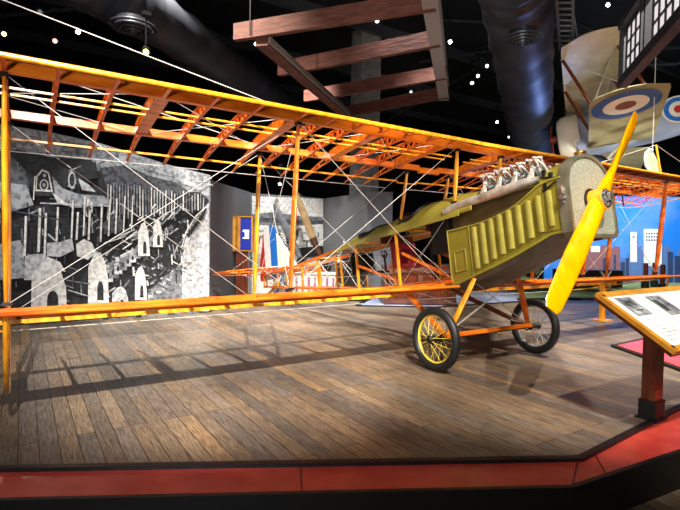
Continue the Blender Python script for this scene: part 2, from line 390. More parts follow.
# ------------------------------------------------------------------ nose: cowling, radiator, engine
bot=[(-.12,.535),(.0,.55),(.28,.625),(.55,.69),(.80,.765),(1.02,.84),(1.16,.89),(1.30,.89)]
topc=[(-.12,1.16),(.30,1.16),(.55,1.185),(.72,1.22),(.85,1.265),(.98,1.33),(1.08,1.38),(1.20,1.40),(1.30,1.40)]
def itp(P,x):
    for (a,b_),(c,d) in zip(P,P[1:]):
        if x<=c: return b_+(d-b_)*(x-a)/(c-a)
    return P[-1][1]
XS=[-.12+1.42*i/28 for i in range(29)]
def halfw(x): return .365 if x<.7 else .365-.01*(x-.7)/.6
for s in(-1,1):
    m=MB()
    m.strip([(x,s*halfw(x),itp(bot,x)) for x in XS],[(x,s*halfw(x),itp(topc,x)) for x in XS],(0,-s*.012,0))
    pan=m.build('louvred_side_panel',olive,plane)
    m=MB()
    for P,of in((bot,.014),(topc,-.008)):
        A=[V((x,s*(halfw(x)+.004),itp(P,x)+of)) for x in XS]
        for a,b_ in zip(A,A[1:]): m.bar(a,b_,.012,.014)
    m.tube([(-.115,s*.37,.58),(-.115,s*.37,1.15)],.007,6)
    m.tube([(.20,s*.37,.63),(.20,s*.37,1.15)],.006,6)
    q=[(-.04,s*.37,.68),(.12,s*.37,.70),(.12,s*.37,.92),(-.04,s*.37,.90)]
    for a,b_ in zip(q,q[1:]+q[:1]): m.tube([a,b_],.006,6)
    m.build('panel_moulding',olive_l,pan)
    for i in range(9):
        t=i/8; x=.27+.90*t; z0=.69+.28*t; z1=1.125+.165*t
        m=MB(); n=8
        for k in range(n):
            a0,a1=math.pi*k/n,math.pi*(k+1)/n
            def pp(a,z,kk=1): return V((x+.034*math.cos(a),s*(halfw(x)+.001+.026*math.sin(a)*kk),z))
            m._f([m.v(pp(a0,z0)),m.v(pp(a1,z0)),m.v(pp(a1,z1)),m.v(pp(a0,z1))])
            m._f([m.v(pp(a0,z1)),m.v(pp(a1,z1)),m.v(V((x,s*halfw(x),z1+.016)))]); m._f([m.v(pp(a0,z0)),m.v(pp(a1,z0)),m.v(V((x,s*halfw(x),z0-.016)))])
        m.build('louver',olive_l,pan,True)
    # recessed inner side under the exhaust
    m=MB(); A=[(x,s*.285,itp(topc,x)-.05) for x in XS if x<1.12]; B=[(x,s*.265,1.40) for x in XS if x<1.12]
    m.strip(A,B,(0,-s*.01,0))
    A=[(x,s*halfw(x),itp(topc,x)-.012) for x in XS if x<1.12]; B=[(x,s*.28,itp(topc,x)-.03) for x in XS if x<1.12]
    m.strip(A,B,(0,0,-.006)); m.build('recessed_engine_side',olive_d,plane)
    # sill over it
    m=MB(); m.strip([(x,s*.31,1.385) for x in XS if x<1.1],[(x,s*.12,1.43) for x in XS if x<1.1],(0,0,.012)); m.build('engine_sill',olive,plane)
m=MB()
sec=lambda x:[(-halfw(x)+.01,itp(bot,x)+.005),(-.30,itp(bot,x)-.04),(-.15,itp(bot,x)-.065),(0,itp(bot,x)-.07),(.15,itp(bot,x)-.065),(.30,itp(bot,x)-.04),(halfw(x)-.01,itp(bot,x)+.005)]
for a,b_ in zip(XS,XS[1:]):
    A=[V((a,y,z)) for y,z in sec(a)];B=[V((b_,y,z)) for y,z in sec(b_)]
    m.strip(A,B,(0,0,.01))
m.build('belly_pan',belly,plane,True)
m=MB(); m.box((-.115,0,.98),(.02,.70,.78)); m.build('firewall',dark,plane)
def arch(x,w,z0,zc,zt,n=14,rc=.05):
    P=[(-w+rc,z0),(-w,z0+rc)]+[(-w*math.cos(math.pi*i/n),zc+(zt-zc)*math.sin(math.pi*i/n)**.9 if 0<i<n else zc) for i in range(n+1)]+[(w,z0+rc),(w-rc,z0)]
    return [V((x,y,z)) for y,z in P]
# front cowl hoop
m=MB(); 
def hoop(m,x0,x1,w0,w1,zb,zt0,zt1,th,zc=1.28):
    o=[[m.v(p) for p in arch(x,w,zb,zc,zt)] for x,w,zt in((x0,w0,zt0),(x1,w1,zt1))]
    i_=[[m.v(p) for p in arch(x,w-th,zb+th,zc,zt-th)] for x,w,zt in((x0,w0,zt0),(x1,w1,zt1))]
    n=len(o[0])
    for k in range(n):
        j=(k+1)%n
        m._f([o[0][k],o[0][j],o[1][j],o[1][k]]); m._f([i_[0][k],i_[1][k],i_[1][j],i_[0][j]])
        m._f([o[0][k],i_[0][k],i_[0][j],o[0][j]]); m._f([o[1][k],o[1][j],i_[1][j],i_[1][k]])
hoop(m,1.08,1.275,.368,.362,.88,1.575,1.60,.012); fc=m.build('front_cowl',olive,plane,True)
m=MB()
for x,y,z in((1.11,-.30,1.47),(1.2,-.335,1.42),(1.15,-.36,1.33)): m.box((x,y,z),(.03,.03,.08))
m.tube([(1.10,-.33,1.44),(1.25,-.345,1.40)],.009,6); m.tube([(1.12,-.37,1.3),(1.27,-.375,1.36)],.009,6)
m.build('cowl_strap',dark,fc)
m=MB(); hoop(m,1.27,1.37,.375,.372,.84,1.615,1.625,.035); sh=m.build('radiator_shell',shell,plane,True)
m=MB(); m.poly(arch(1.30,.342,.87,1.28,1.592),(.055,0,0)); m.build('radiator_core',radm,sh)
m=MB(); m.torus((1.357,0,1.175),(1,0,0),.11,.012,28,8); m.lathe((1.352,0,1.175),(1,0,0),[(0,.105),(.006,.105)],28); m.build('shaft_opening',black,sh,True)
m=MB(); m.lathe((1.31,0,1.61),(0,0,1),[(0,.045),(.03,.045),(.03,.055),(.045,.055),(.06,.02)],16); m.build('radiator_cap',brass,sh,True)
m=MB(); m.lathe((1.32,-.375,1.2),(0,-1,0),[(0,.035),(.02,.035),(.02,.02),(.035,.02)],14); m.bar((1.32,-.385,1.15),(1.32,-.385,1.3),.02,.012,(1,0,0)); m.build('radiator_lug',steel,sh,True)
# engine
m=MB(); m.box((.62,0,1.28),(1.0,.26,.22)); m.tube([(1.1,0,1.175),(1.47,0,1.175)],.035,14); m.box((.62,0,1.42),(.92,.2,.08)); eng=m.build('engine_crankcase',greyst,plane)
for i in range(4):
    for s in(-1,1):
        x=.42+.19*i; ax=V((0,s*.58,.81)).normalized(); b0=V((x,s*.09,1.38))
        m=MB(); prof=[(0,.062)]
        for k in range(7): h=.04+k*.026; prof+=[(h,.056),(h+.008,.066),(h+.014,.066),(h+.02,.056)]
        prof+=[(.235,.062),(.26,.055),(.27,.03)]
        m.lathe(b0,ax,prof,16); c=m.build('cylinder',steel,eng,True)
        m=MB(); tp=b0+ax*.27
        for e in(-.035,.035):
            m.tube([tp+V((e,0,0)),tp+ax*.07+V((e,0,0))],.011,7)
            m.tube([b0+V((e*1.6,-s*.05,.04)),tp+V((e*1.6,-s*.03,.06))],.006,6)
            m.bar(tp+ax*.07+V((e,s*.03,0)),tp+V((e*1.6,-s*.05,.07)),.016,.02)
        m.tube([tp-ax*.02+V((0,s*.05,-.0)),tp-ax*.05+V((0,s*.10,-.10))],.022,8)
        m.build('rocker_gear',valve,c,True)
        m=MB(); m.tube([tp+V((-.07,0,.0)),tp+V((-.02,-s*.02,.05)),tp+V((.06,0,.01))],.009,7); m.lathe(tp+V((0,0,.02)),(0,0,1),[(0,.016),(.05,.014),(.06,.006)],8); m.build('spark_plug',copper,c,True)
        m=MB(); m.tube([tp+V((.03,0,.05)),tp+V((.08,-s*.03,-.02)),b0+V((.09,s*.05,.08)),b0+V((.07,s*.12,.0))],.012,7); m.build('water_pipe',exh,c,True)
        m=MB(); m.tube([tp+V((-.05,s*.02,.03)),b0+V((.0,s*.14,.14)),b0+V((-.06,s*.13,.02))],.005,5); m.build('ignition_lead',dark,c)
for s in(-1,1):
    m=MB(); P=[(1.06,s*.30,1.44),(.92,s*.33,1.44),(.6,s*.345,1.42),(.25,s*.35,1.41),(.0,s*.36,1.40),(-.12,s*.38,1.37)]
    m.tube(P,[.03,.045,.052,.048,.04,.034],12)
    for i in range(4): x=.42+.19*i; m.tube([(x,s*.31,1.52),(x-.03,s*.345,1.44)],.022,8)
    m.build('exhaust_pipe',exh,eng,True)
m=MB(); m.tube([(.3,0,1.62),(.95,0,1.62)],.03,10)
for i in range(4): m.tube([(.36+.19*i,0,1.62),(.36+.19*i,-.16,1.60)],.018,8); m.tube([(.36+.19*i,0,1.62),(.36+.19*i,.16,1.60)],.018,8)
m.build('intake_manifold',steel,eng,True)
# propeller
prop=bpy.data.objects.new('hold',None)
PHI=R(44.4); PL=1.31
m=MB()
def bladesec(t,sg):  # t from hub 0..1
    r=t*PL; rad=V((0,math.sin(PHI),math.cos(PHI)))*sg; tan=V((0,math.cos(PHI),-math.sin(PHI)))*sg
    pitch=math.atan2(.36,max(r,.16)); 
    w=itp([(0,.085),(.08,.085),(.3,.082),(.55,.092),(.78,.092),(.92,.084),(.98,.08),(1,.055)],t)
    th=itp([(0,.06),(.12,.058),(.3,.036),(.6,.020),(1,.008)],t)
    f=itp([(0,0),(.12,.35),(.3,1),(1,1)],t)
    pa=pitch*f+ (math.pi/4*0)
    c=tan*math.cos(pa)+V((1,0,0))*math.sin(pa)*PSG; nn=V((1,0,0))*math.cos(pa)-tan*math.sin(pa)*PSG
    return rad*r,c,nn,w,th
PSG=-1
for sg in(1,-1):
    rings=[]
    for i in range(25):
        t=i/24; o,c,nn,w,th=bladesec(t,sg)
        rings.append([m.v(V((1.43,0,1.175))+o+c*w*math.cos(a)*1.0+nn*th*math.sin(a)) for a in[2*math.pi*k/16 for k in range(16)]])
    m.loft(rings)
m.lathe((1.37,0,1.175),(1,0,0),[(0,.10),(.12,.10)],24)
prop=m.build('propeller',propw,plane,True)
m=MB(); m.lathe((1.49,0,1.175),(1,0,0),[(0,.085),(.008,.085),(.008,.03),(.05,.028),(.05,.0)],24)
for i in range(8): a=math.pi*i/4; m.lathe((1.498,.062*math.cos(a),1.175+.062*math.sin(a)),(1,0,0),[(0,.012),(.016,.012)],6)
m.build('hub_plate',steel,prop,True)
m=MB()
for t,sg in((.93,1),(.93,-1)):
    o,c,nn,w,th=bladesec(t,sg)
# ------------------------------------------------------------------ landing gear
TR=.8155
def leg(a,b_,mt,name='undercarriage_leg'):
    m=MB(); m.tube([V(a).lerp(V(b_),t) for t in(0,.1,.5,.9,1)],[.026,.034,.038,.034,.026],12,flat=.6,side=(1,0,0)); return m.build(name,mt,plane,True)
for s in(-1,1):
    leg((.20,s*.36,.59),(.03,s*.66,.03),ash if s<0 else spruce); leg((-.98,s*.36,.58),(-.03,s*.66,.03),spruce if s<0 else walnut)  # far legs in darker wood, their shade put into the colour
    m=MB(); m.torus((0,s*TR,0),(0,1,0),RW-.045,.045,48,12); wh=m.build('wheel_tyre',rubber,plane,True)
    m=MB(); m.torus((0,s*TR,0),(0,1,0),.250,.018,48,8); m.build('wheel_rim',rimm if s<0 else greyst,wh,True)
    m=MB(); m.lathe((0,s*TR-.10,0),(0,1,0),[(0,.028),(.02,.045),(.05,.03),(.15,.03),(.18,.045),(.20,.028)],18); m.build('wheel_hub',dark,wh,True)
    for i in range(28):
        a=2*math.pi*i/28; b2=a+(.35 if i%4<2 else -.35); sd=1 if i%2 else -1
        m=MB(); m.tube([(.04*math.cos(b2),s*TR+sd*.07,.04*math.sin(b2)),(.245*math.cos(a),s*TR,.245*math.sin(a))],.0028,5); m.build('spoke',rimm if s<0 else wire,wh)
m=MB(); m.tube([(0,-.92,0),(0,.92,0)],.02,12); m.build('axle',dark,plane,True)
m=MB(); m.bar((0.03,-.70,.02),(.03,.70,.02),.06,.045); m.build('spreader_bar',spruce,plane)
m=MB(); m.bar((-.04,-.70,.02),(-.04,.70,.02),.03,.03); m.build('rear_spreader_bar',walnut,plane)
for s in(-1,1):
    m=MB(); m.tube([(.18,s*.36,.57),(.02,-s*.66,.04)],.003,5); m.tube([(-.95,s*.36,.57),(-.02,-s*.66,.04)],.003,5)
    m.tube([(.16,s*.36,.57),(0,-s*.66,.04)],.003,5); m.build('undercarriage_wire',wire,plane)
    m=MB()
    for k in range(7): m.torus((0,s*.665,.0),(0,1,0),.036+.0*k,.008,14,6)
    m.build('shock_cord',leather,plane)
# ------------------------------------------------------------------ tail
TZ=1.27
for s in(-1,1):
    m=MB(); P=[(-4.4,s*.08),(-4.9,s*.75),(-5.35,s*1.17),(-5.5,s*1.24),(-5.6,s*1.18)]
    m.tube([(x,y,TZ) for x,y in P],.016,8); m.bar((-5.35,s*.05,TZ),(-5.5,s*1.2,TZ),.03,.03); m.bar((-4.4,s*.08,TZ),(-5.35,s*.08,TZ),.03,.03)
    st=m.build('tailplane',spruce,plane)
    for y,xa in((.3,-4.56),(.55,-4.75),(.8,-4.95),(1.02,-5.18)):
        r_=MB(); r_.bar((xa,s*y,TZ),(-5.38,s*y,TZ),.015,.03); r_.build('tailplane_rib',spruce_r,st)
    m=MB(); P=[(-5.42,s*.1),(-5.95,s*.14),(-6.1,s*.4),(-6.08,s*.9),(-5.85,s*1.15),(-5.6,s*1.22)]
    m.tube([(x,y,TZ) for x,y in P],.013,8); m.bar((-5.42,s*.1,TZ),(-5.56,s*1.2,TZ),.025,.025); el=m.build('elevator',spruce,plane)
    for y in(.35,.62,.9):
        r_=MB(); r_.bar((-5.46,s*y,TZ),(-6.06,s*y,TZ),.015,.025); r_.build('elevator_rib',spruce_r,el)
m=MB(); z0=1.30
fin=[(-4.43,z0-.02),(-4.6,1.42),(-4.9,1.72),(-5.2,2.03),(-5.2,z0-.02)]
m.poly([(x,-.018,z) for x,z in fin],(0,.036,0)); m.build('fin',cream,plane)
# striped rudder
def rz(x):
    t=(x+5.2)/(-.92); return 2.06+.20*math.sin(math.pi*min(1,t*1.25))**.7-.55*max(0,t-.72)/.28
m=MB(); n=18; 
for i in range(n):
    xa,xb=-5.22-.92*i/n,-5.22-.92*(i+1)/n; m.mi=0 if i<6 else(1 if i<12 else 2)
    th=.02*(1-.6*i/n); m.hexa([(xa,-th,1.12),(xb,-th,1.12),(xb,-th,rz(xb)),(xa,-th,rz(xa)),(xa,th,1.12),(xb,th,1.12),(xb,th,rz(xb)),(xa,th,rz(xa))])
m.build('rudder',[bluep,white,redp],plane)
m=MB(); m.tube([(-5.3,0,1.0),(-5.75,0,.84),(-6.0,0,.735)],[.03,.028,.022],8); m.tube([(-5.45,0,1.1),(-5.6,0,.88)],.012,6); m.build('tail_skid',ash,plane,True)
for s in(-1,1):
    m=MB(); m.tube([(-5.3,s*1.0,TZ),(-5.25,0,1.95)],.003,5); m.tube([(-5.3,s*1.0,TZ),(-5.4,0,.98)],.003,5); m.build('tail_stay',wire,plane)
# ================================================================== THE SETTING
def flat(name,pts,z,m,th=.02):
    b=MB(); b.poly([(p[0],p[1],z) for p in pts],(0,0,-th)); return b.build(name,m)
E1=V((.28,-4.49,0)); E2=V((1.94,-1.46,0)); E3=V((1.81,.23,0)); dl=(E1-E2).normalized(); dr=(E3-E2).normalized()
L0=E2+dl*7; R0=E2+dr*2.35
fl=struct(flat('floor',[L0,E2,R0,(.2,3.4),(-1.0,13),(-16,18),(-16,-9)],0,floorm,.25))
# black nosing, red border and outer black kerb, following the front of the platform
def band(name,a0,a1,z,m,th):
    # offsets outwards from the edge path
    def off(k):
        nl=V((-dl.y,dl.x,0)); nl=nl if nl.x>0 else -nl; nr=V((-dr.y,dr.x,0)); nr=nr if nr.x>0 else -nr
        bi=(nl+nr).normalized(); c=bi.dot(nl)
        return [L0+nl*k,E2+bi*(k/c),R0+nr*k]
    A,B=off(a0),off(a1); b=MB(); b.strip([(p.x,p.y,z) for p in A],[(p.x,p.y,z) for p in B],(0,0,-th)); return b.build(name,m)
struct(band('trim_1',0,.045,.012,black,.1))
OB=[G(0,499,-.012),G(570,486,-.012),G(680,450,-.012)]; OB[0]=OB[1]+(OB[0]-OB[1]).normalized()*7; OB[2]=OB[1]+(OB[2]-OB[1]).normalized()*4.2
def pathoff(P,k): 
    r=[]
    for i,p in enumerate(P):
        ns=[]
        for a,c in ((P[i-1],P[i]) if i else (P[0],P[1]),(P[i],P[i+1]) if i+1<len(P) else (P[i-1],P[i])):
            d=(c-a).normalized(); n=V((d.y,-d.x,0)); ns.append(n)
        b_=(ns[0]+ns[1]).normalized(); r.append(p+b_*(k/b_.dot(ns[0])))
    return r
INN=pathoff([V((p.x,p.y,0)) for p in (L0,E2,R0)],.04)
if (INN[1]-E2).x<0: INN=pathoff([V((p.x,p.y,0)) for p in (L0,E2,R0)],-.04); osg=-1
else: osg=1
OUT=[V((p.x,p.y,0)) for p in OB]; OUT2=pathoff(OUT,.03*osg)
b=MB(); b.strip([(p.x,p.y,-.012) for p in INN],[(p.x,p.y,-.012) for p in OUT],(0,0,-.08)); struct(b.build('floor_border',redb))
seam=mat('dark_red_seam','#5E1A16',.5)
for i_,(a_,c_) in enumerate(((G(578,461,-.01),G(572,486,-.01)),(G(596,456,-.01),G(606,474,-.01)),(G(300,466,-.01),G(302,493,-.01)))): b=MB(); b.bar(a_,c_,.008,.006); struct(b.build('trim_%d'%(5+i_),seam))
b=MB(); b.strip([(p.x,p.y,-.004) for p in OUT],[(p.x,p.y,-.004) for p in OUT2],(0,0,-.245)); struct(b.build('trim_2',black))
struct(flat('floor_museum',[(-8,-12),(9,-12),(9,20),(-8,20)],-.25,floor2,.05))
# far trim line and the pale floor beyond
tp=[G(357,306),G(436,307.5),G(525,301.5)]
b=MB()
for a,c in zip(tp,tp[1:]): b.bar(a+V((0,0,.008)),c+V((0,0,.008)),.10,.016)
b.bar(tp[0]+V((0,0,.008)),G(386,290)+V((0,0,.008)),.10,.016)
struct(b.build('trim_3',black))
paleg=mat('pale_blue_grey_floor','#9AA0B4',.5,var='#70768C',scale=2)
struct(flat('floor_beyond',[tp[0],tp[1],tp[2],G(535,288),G(390,288)],.006,paleg,.005))
struct(flat('floor_turf',[G(520,300),G(600,299),G(760,294),G(760,262),G(500,262)],.03,grass,.03))
b=MB(); b.bar(G(518,300.5)+V((0,0,.02)),G(600,299.5)+V((0,0,.02)),.08,.06); b.bar(G(600,299.5)+V((0,0,.02)),G(760,294.5)+V((0,0,.02)),.08,.06); struct(b.build('trim_4',black))
# room shell
def wallbox(name,a,c,h,m,th=.1,z0=0):
    a,c=V(a),V(c); a.z=c.z=z0; n=(c-a).cross(V((0,0,1))).normalized()*th
    if n.dot(CC-a)>0: n=-n
    b=MB(); b.hexa([a,c,c+n,a+n]+[p+V((0,0,h)) for p in(a,c,c+n,a+n)]); return b.build(name,m)
struct(wallbox('wall_back',(-17,-10,0),(-17,22,0),7.5,ceilm)); struct(wallbox('wall_left',(-17,-10,0),(9.5,-12,0),7.6,ceilm,z0=-.3))
struct(wallbox('wall_right',(-17,22,0),(9.5,20.5,0),7.6,ceilm,z0=-.3)); struct(wallbox('wall_front',(9.5,-12,0),(9.5,20.5,0),7.6,ceilm,z0=-.3))
struct(flat('ceiling',[(-17,-12),(9.6,-12),(9.6,22),(-17,22)],7.4,ceilm,-.05))
# alcove walls
H=2.5
def P2(x,t): p=D(x,240,t); return V((p.x,p.y,0))
w0,w1,w2,w3,w4,w5=P2(205,9.9),P2(250,12.7),P2(324,14),P2(367,12.1),P2(392,12.1),P2(392,14)
struct(wallbox('wall_alcove_left',w0,w1,H+.02,greyw)); struct(wallbox('wall_alcove_back',w1,w2,H,greyw2)); struct(wallbox('wall_alcove_right',w2,w3,H,greyw2)); struct(wallbox('wall_alcove_end',w3,w4,H+.03,greyw)); 
# concrete column
conc=mat('concrete','#8E8E8A',.85,var='#70706C',scale=4)
c=P2(363,14.5); b=MB(); b.box((c.x,c.y,3.7),(.5,.7,7.4)); tag(b.build('concrete_column',conc),'square grey concrete column rising behind the alcove wall','column'); 
# ------------------------------------------------------------------ black and white mural
XM=-4.9
gr={k:greys(k,v) for k,v in {'black':'#141517','char':'#2c2e31','dim':'#55585c','mid':'#7d8084','pale':'#a4a7aa','light':'#c6c7c8','bright':'#e8e6e0'}.items()}
gk=list(gr)
mu=thing('photo_mural','large black and white photo mural of rows of biplanes, left behind the wing','mural',(XM,-3.2,0))
def pm(x,y,l=0): p=PX(x,y,XM+.012+l*.0007); return V((p.x-XM,p.y+3.2,p.z))
b=MB(); q=[pm(-60,117),pm(0,124),pm(50,132),pm(100,143),pm(170,165),pm(210,175),pm(209.5,312),pm(170,315),pm(-60,331)]
for p in q: p.x=0
q[5].y=q[6].y
b.poly(q,(-.08,0,0)); b.build('mural_panel',pbase,mu)
class ART:
    def __init__(s,f): s.b=MB(); s.l=0; s.f=f
    def p(s,pts,m): s.l+=1; s.b.mi=gk.index(m); s.b.poly([s.f(x,y,s.l*.25) for x,y in pts],None)
    def s(s,x0,y0,x1,y1,w,m):
        dx,dy=x1-x0,y1-y0; L=math.hypot(dx,dy) or 1; nx,ny=-dy/L*w/2,dx/L*w/2
        s.p([(x0+nx,y0+ny),(x1+nx,y1+ny),(x1-nx,y1-ny),(x0-nx,y0-ny)],m)
    def e(s,cx,cy,rx,ry,m,n=14): s.p([(cx+rx*math.cos(6.2832*i/n),cy+ry*math.sin(6.2832*i/n)) for i in range(n)],m)
a=ART(pm)
a.p([(-60,118),(0,125),(50,133),(100,144),(170,166),(209,176),(209.3,312),(170,315),(-60,331)],'mid')
a.p([(-60,118),(0,125),(50,133),(100,144),(170,166),(209,176),(209,196),(150,186),(100,168),(60,158),(-60,150)],'pale')
a.p([(60,140),(100,146),(120,152),(118,160),(90,158),(62,152)],'mid')
rnd=random.Random(3)
for i in range(40):
    x=rnd.uniform(0,200); y=136+x*.2+rnd.uniform(0,14); a.s(x,y,x+rnd.uniform(5,16),y+rnd.uniform(0,4),rnd.uniform(1,4),rnd.choice(['mid','pale','light']))
a.p([(-60,146),(20,150),(50,157),(92,160),(98,172),(124,176),(132,182),(150,192),(200,192),(209,200),(190,225),(182,240),(182,262),(160,288),(140,316),(-60,331)],'black')
a.p([(100,168),(125,165),(150,176),(175,182),(190,192),(150,200),(110,196)],'dim')
a.p([(182,246),(206,206),(209,204),(209,311),(130,313),(150,292),(170,276),(181,262)],'light')
a.p([(140,300),(165,276),(182,264),(182,300),(160,312),(132,313)],'mid')
for i in range(60):
    x=rnd.uniform(140,206); y=rnd.uniform(268,308); a.s(x,y,x+rnd.uniform(-5,5),y+rnd.uniform(-2,2),rnd.uniform(.6,2),rnd.choice(['pale','light','mid','bright']))
# far rows of masts
for i in range(34):
    x=108+i*2.9; y0=183+i*.35+rnd.uniform(-2,3); y1=y0+max(8,38-i*.7); a.s(x,y0,x+rnd.uniform(-.6,.6),y1,1.1,rnd.choice(['light','pale','bright','mid']))
    a.s(x+1.3,y0+4,x+1.3,y1,1.0,'char')
for i in range(11): # teeth along the curved rail
    t=i/10; x=206-26*t; y=208+36*t; a.s(x,y,x-5,y+12,2.0,'black'); a.s(x-2.5,y+2,x-8,y+13,1.0,'light')
for p,q in zip([(209,204),(196,216),(186,232),(181,250)],[(196,216),(186,232),(181,250),(182,262)]): a.s(*p,*q,1.2,'bright')
# clutter
for i in range(230):
    x=rnd.uniform(92,188); y=rnd.uniform(208,296)
    if y>300-(x-140)*.75 and x>140 : continue
    an=rnd.choice([.5,-.6,1.4,1.5,.2,-.9]); L=rnd.uniform(3,11); a.s(x,y,x+L*math.cos(an),y+L*math.sin(an),rnd.uniform(.7,1.8),rnd.choice(['light','pale','mid','char','black','bright','dim']))
for i in range(90):
    x=rnd.uniform(-50,100); y=rnd.uniform(165,300); an=rnd.choice([.35,-.4,1.5,.1]); L=rnd.uniform(4,14); a.s(x,y,x+L*math.cos(an),y+L*math.sin(an),rnd.uniform(.7,2),rnd.choice(['mid','char','dim','pale','dim']))
# upper left machines
a.p([(0,160),(14,158),(28,172),(30,196),(16,204),(0,200)],'dim'); a.p([(0,182),(26,185),(34,205),(10,212),(0,208)],'pale')
a.p([(28,158),(56,162),(70,172),(64,196),(34,196),(26,176)],'char')
a.p([(36,176),(42,169),(49,172),(53,192),(35,191)],'bright'); a.p([(37.5,177),(43,171),(48,174),(51,190),(36.5,189.5)],'black')
a.e(44,185,4.5,6,'light'); a.e(44,185,3.2,4.5,'black'); a.e(44,185,1.4,2,'light'); a.e(44.5,175.5,1.6,1.8,'light')
a.p([(52,176),(62,188),(78,194),(104,196),(112,201),(104,206),(72,208),(56,198)],'pale'); a.p([(52,192),(70,206),(58,204)],'bright')
a.e(72,180,4,9,'light'); a.e(72,180,2.6,6.5,'black'); a.e(88,208,5,9,'bright'); a.e(89,211,2.4,6,'char')
a.p([(80,163),(96,162),(98,178),(84,180)],'black'); a.p([(78,178),(88,184),(96,192),(82,190)],'light')
for i in range(14):
    t=i/13; x=104+66*t; y=262-38*t; h=20-13*t; w=9-6*t; a.p([(x,y+h),(x,y+h*.3),(x+w*.5,y),(x+w,y+h*.4),(x+w,y+h)],rnd.choice(['light','pale','mid'])); a.e(x+w*.5,y+h*.7,w*.2,h*.16,'black',8)
for i in range(22):
    t=rnd.random(); x=96+80*t; y=250-30*t+rnd.uniform(-16,30)*(1-t*.6); a.s(x,y,x+rnd.uniform(10,24)*(1-t*.6),y-rnd.uniform(2,9),1.2,rnd.choice(['light','pale','bright','mid']))
for i in range(70):
    x=rnd.uniform(-50,96); y=rnd.uniform(200,312); L=rnd.uniform(4,18); a.s(x,y,x+rnd.uniform(-1,1),y+L,rnd.uniform(.7,1.6),rnd.choice(['mid','dim','pale','char']))
a.p([(104,222),(116,214),(124,222),(120,232),(104,234)],'dim')
# foreground fuselage ends
a.p([(0,244),(20,240),(24,248),(24,278),(0,280)],'pale')
a.p([(46,243),(60,242),(72,238),(74,250),(60,257),(46,256)],'light')
a.p([(25,256),(34,254),(47,254),(49,264),(34,280),(24,280)],'light')
def gable(x0,x1,y0,y1,m,hole=True):
    w=x1-x0; a.p([(x0,y1),(x0+w*.02,y0+(y1-y0)*.28),(x0+w*.3,y0+2),(x0+w*.6,y0),(x0+w*.85,y0+(y1-y0)*.18),(x1,y0+(y1-y0)*.5),(x1+1,y1)],m)
    if hole: cx=x0+w*.62; cy=y0+(y1-y0)*.72; a.e(cx,cy,w*.16,(y1-y0)*.16,'black'); a.p([(cx-w*.16,cy),(cx+w*.16,cy),(cx+w*.16,y0+(y1-y0)*.93),(cx-w*.16,y0+(y1-y0)*.93)],'black')
gable(31,66,261,314,'bright'); a.p([(46,256),(60,262),(66,272),(46,268)],'bright')
gable(88,108,252,304,'bright'); a.p([(76,244),(84,239),(92,243),(96,252),(88,260),(77,256)],'bright')
gable(138,149,222,256,'bright'); gable(153,162,219,247,'bright'); gable(135,146,266,300,'bright'); gable(112,128,286,310,'light')
gable(184,190,236,262,'light',False)
for x,y0,y1,w in((26,216,256,2.4),(40,208,252,2.6),(46,213,258,2.2),(58,207,244,2),(73,200,238,1.8),(78,212,240,2),(90,210,240,2),(85,196,236,1.6),(102,204,242,1.8),(110,200,236,1.6),(117,198,234,1.5),(35,176,200,1.2),(125,196,232,1.4),(133,195,230,1.3),(6,196,236,2)):
    a.s(x,y0,x-1.5,y1,w,'bright'); a.s(x+w*.8,y0+3,x+w*.8-1.5,y1,w*.4,'black')
a.s(48,234,58,243,1.6,'light'); a.s(66,280,90,284,1,'mid'); a.s(68,290,88,296,1,'light'); a.s(10,210,60,220,1,'dim'); a.s(40,203,110,206,1.3,'light')
a.b.build('mural_photograph',[gr[k] for k in gk],mu)
# ------------------------------------------------------------------ alcove exhibits
def onwall(a0,b0,x,y,off,l=0):
    n=(b0-a0).cross(V((0,0,1))).normalized(); n=n if n.dot(CC-a0)>0 else -n
    o=a0+n*(off+l*.002); d=ray(x,y); t=(o-CC).dot(n)/d.dot(n); return CC+d*t
f=lambda x,y,l=0: onwall(w1,w2,x,y,.03,l)
pm2=thing('photo_mural','pale black and white photo mural on the back wall of the alcove','mural',tuple((w1+w2)/2)); o0=(w1+w2)/2
f2=lambda x,y,l=0: f(x,y,l)-o0
b=MB(); q=[f2(252,196),f2(323,199),f2(323,290),f2(252,290)]
n_=(w2-w1).cross(V((0,0,1))).normalized(); n_=n_ if n_.dot(CC-w1)<0 else -n_
b.poly(q,n_*.02); b.build('mural_panel',pbase,pm2)
a=ART(f2)
a.p([(252,196),(323,199),(323,290),(252,290)],'bright'); a.p([(252,214),(275,212),(300,216),(323,217),(323,224),(295,226),(252,225)],'mid'); a.p([(252,217),(323,221),(323,224),(252,222)],'dim')
for i in range(46):
    x=rnd.uniform(255,320); y=rnd.uniform(228,246); a.s(x,y,x+rnd.uniform(-1,1),y+rnd.uniform(4,11),rnd.uniform(.6,1.4),rnd.choice(['dim','mid','char','pale']))
for i in range(20):
    x=rnd.uniform(255,316); y=rnd.uniform(226,246); a.s(x,y,x+rnd.uniform(3,9),y+rnd.uniform(-1,1),.8,rnd.choice(['dim','mid','pale']))
a.p([(296,248),(323,246),(323,256),(300,258)],'char')
a.b.build('mural_photograph',[gr[k] for k in gk],pm2)
def oriented(name,label,cat,x,t,group=None):   # a thing standing on the floor, its front turned to the aisle
    p=D(x,245,t); o=thing(name,label,cat,(p.x,p.y,0),group,rot=(0,0,math.atan2(rt.y,rt.x))); return o,t/F
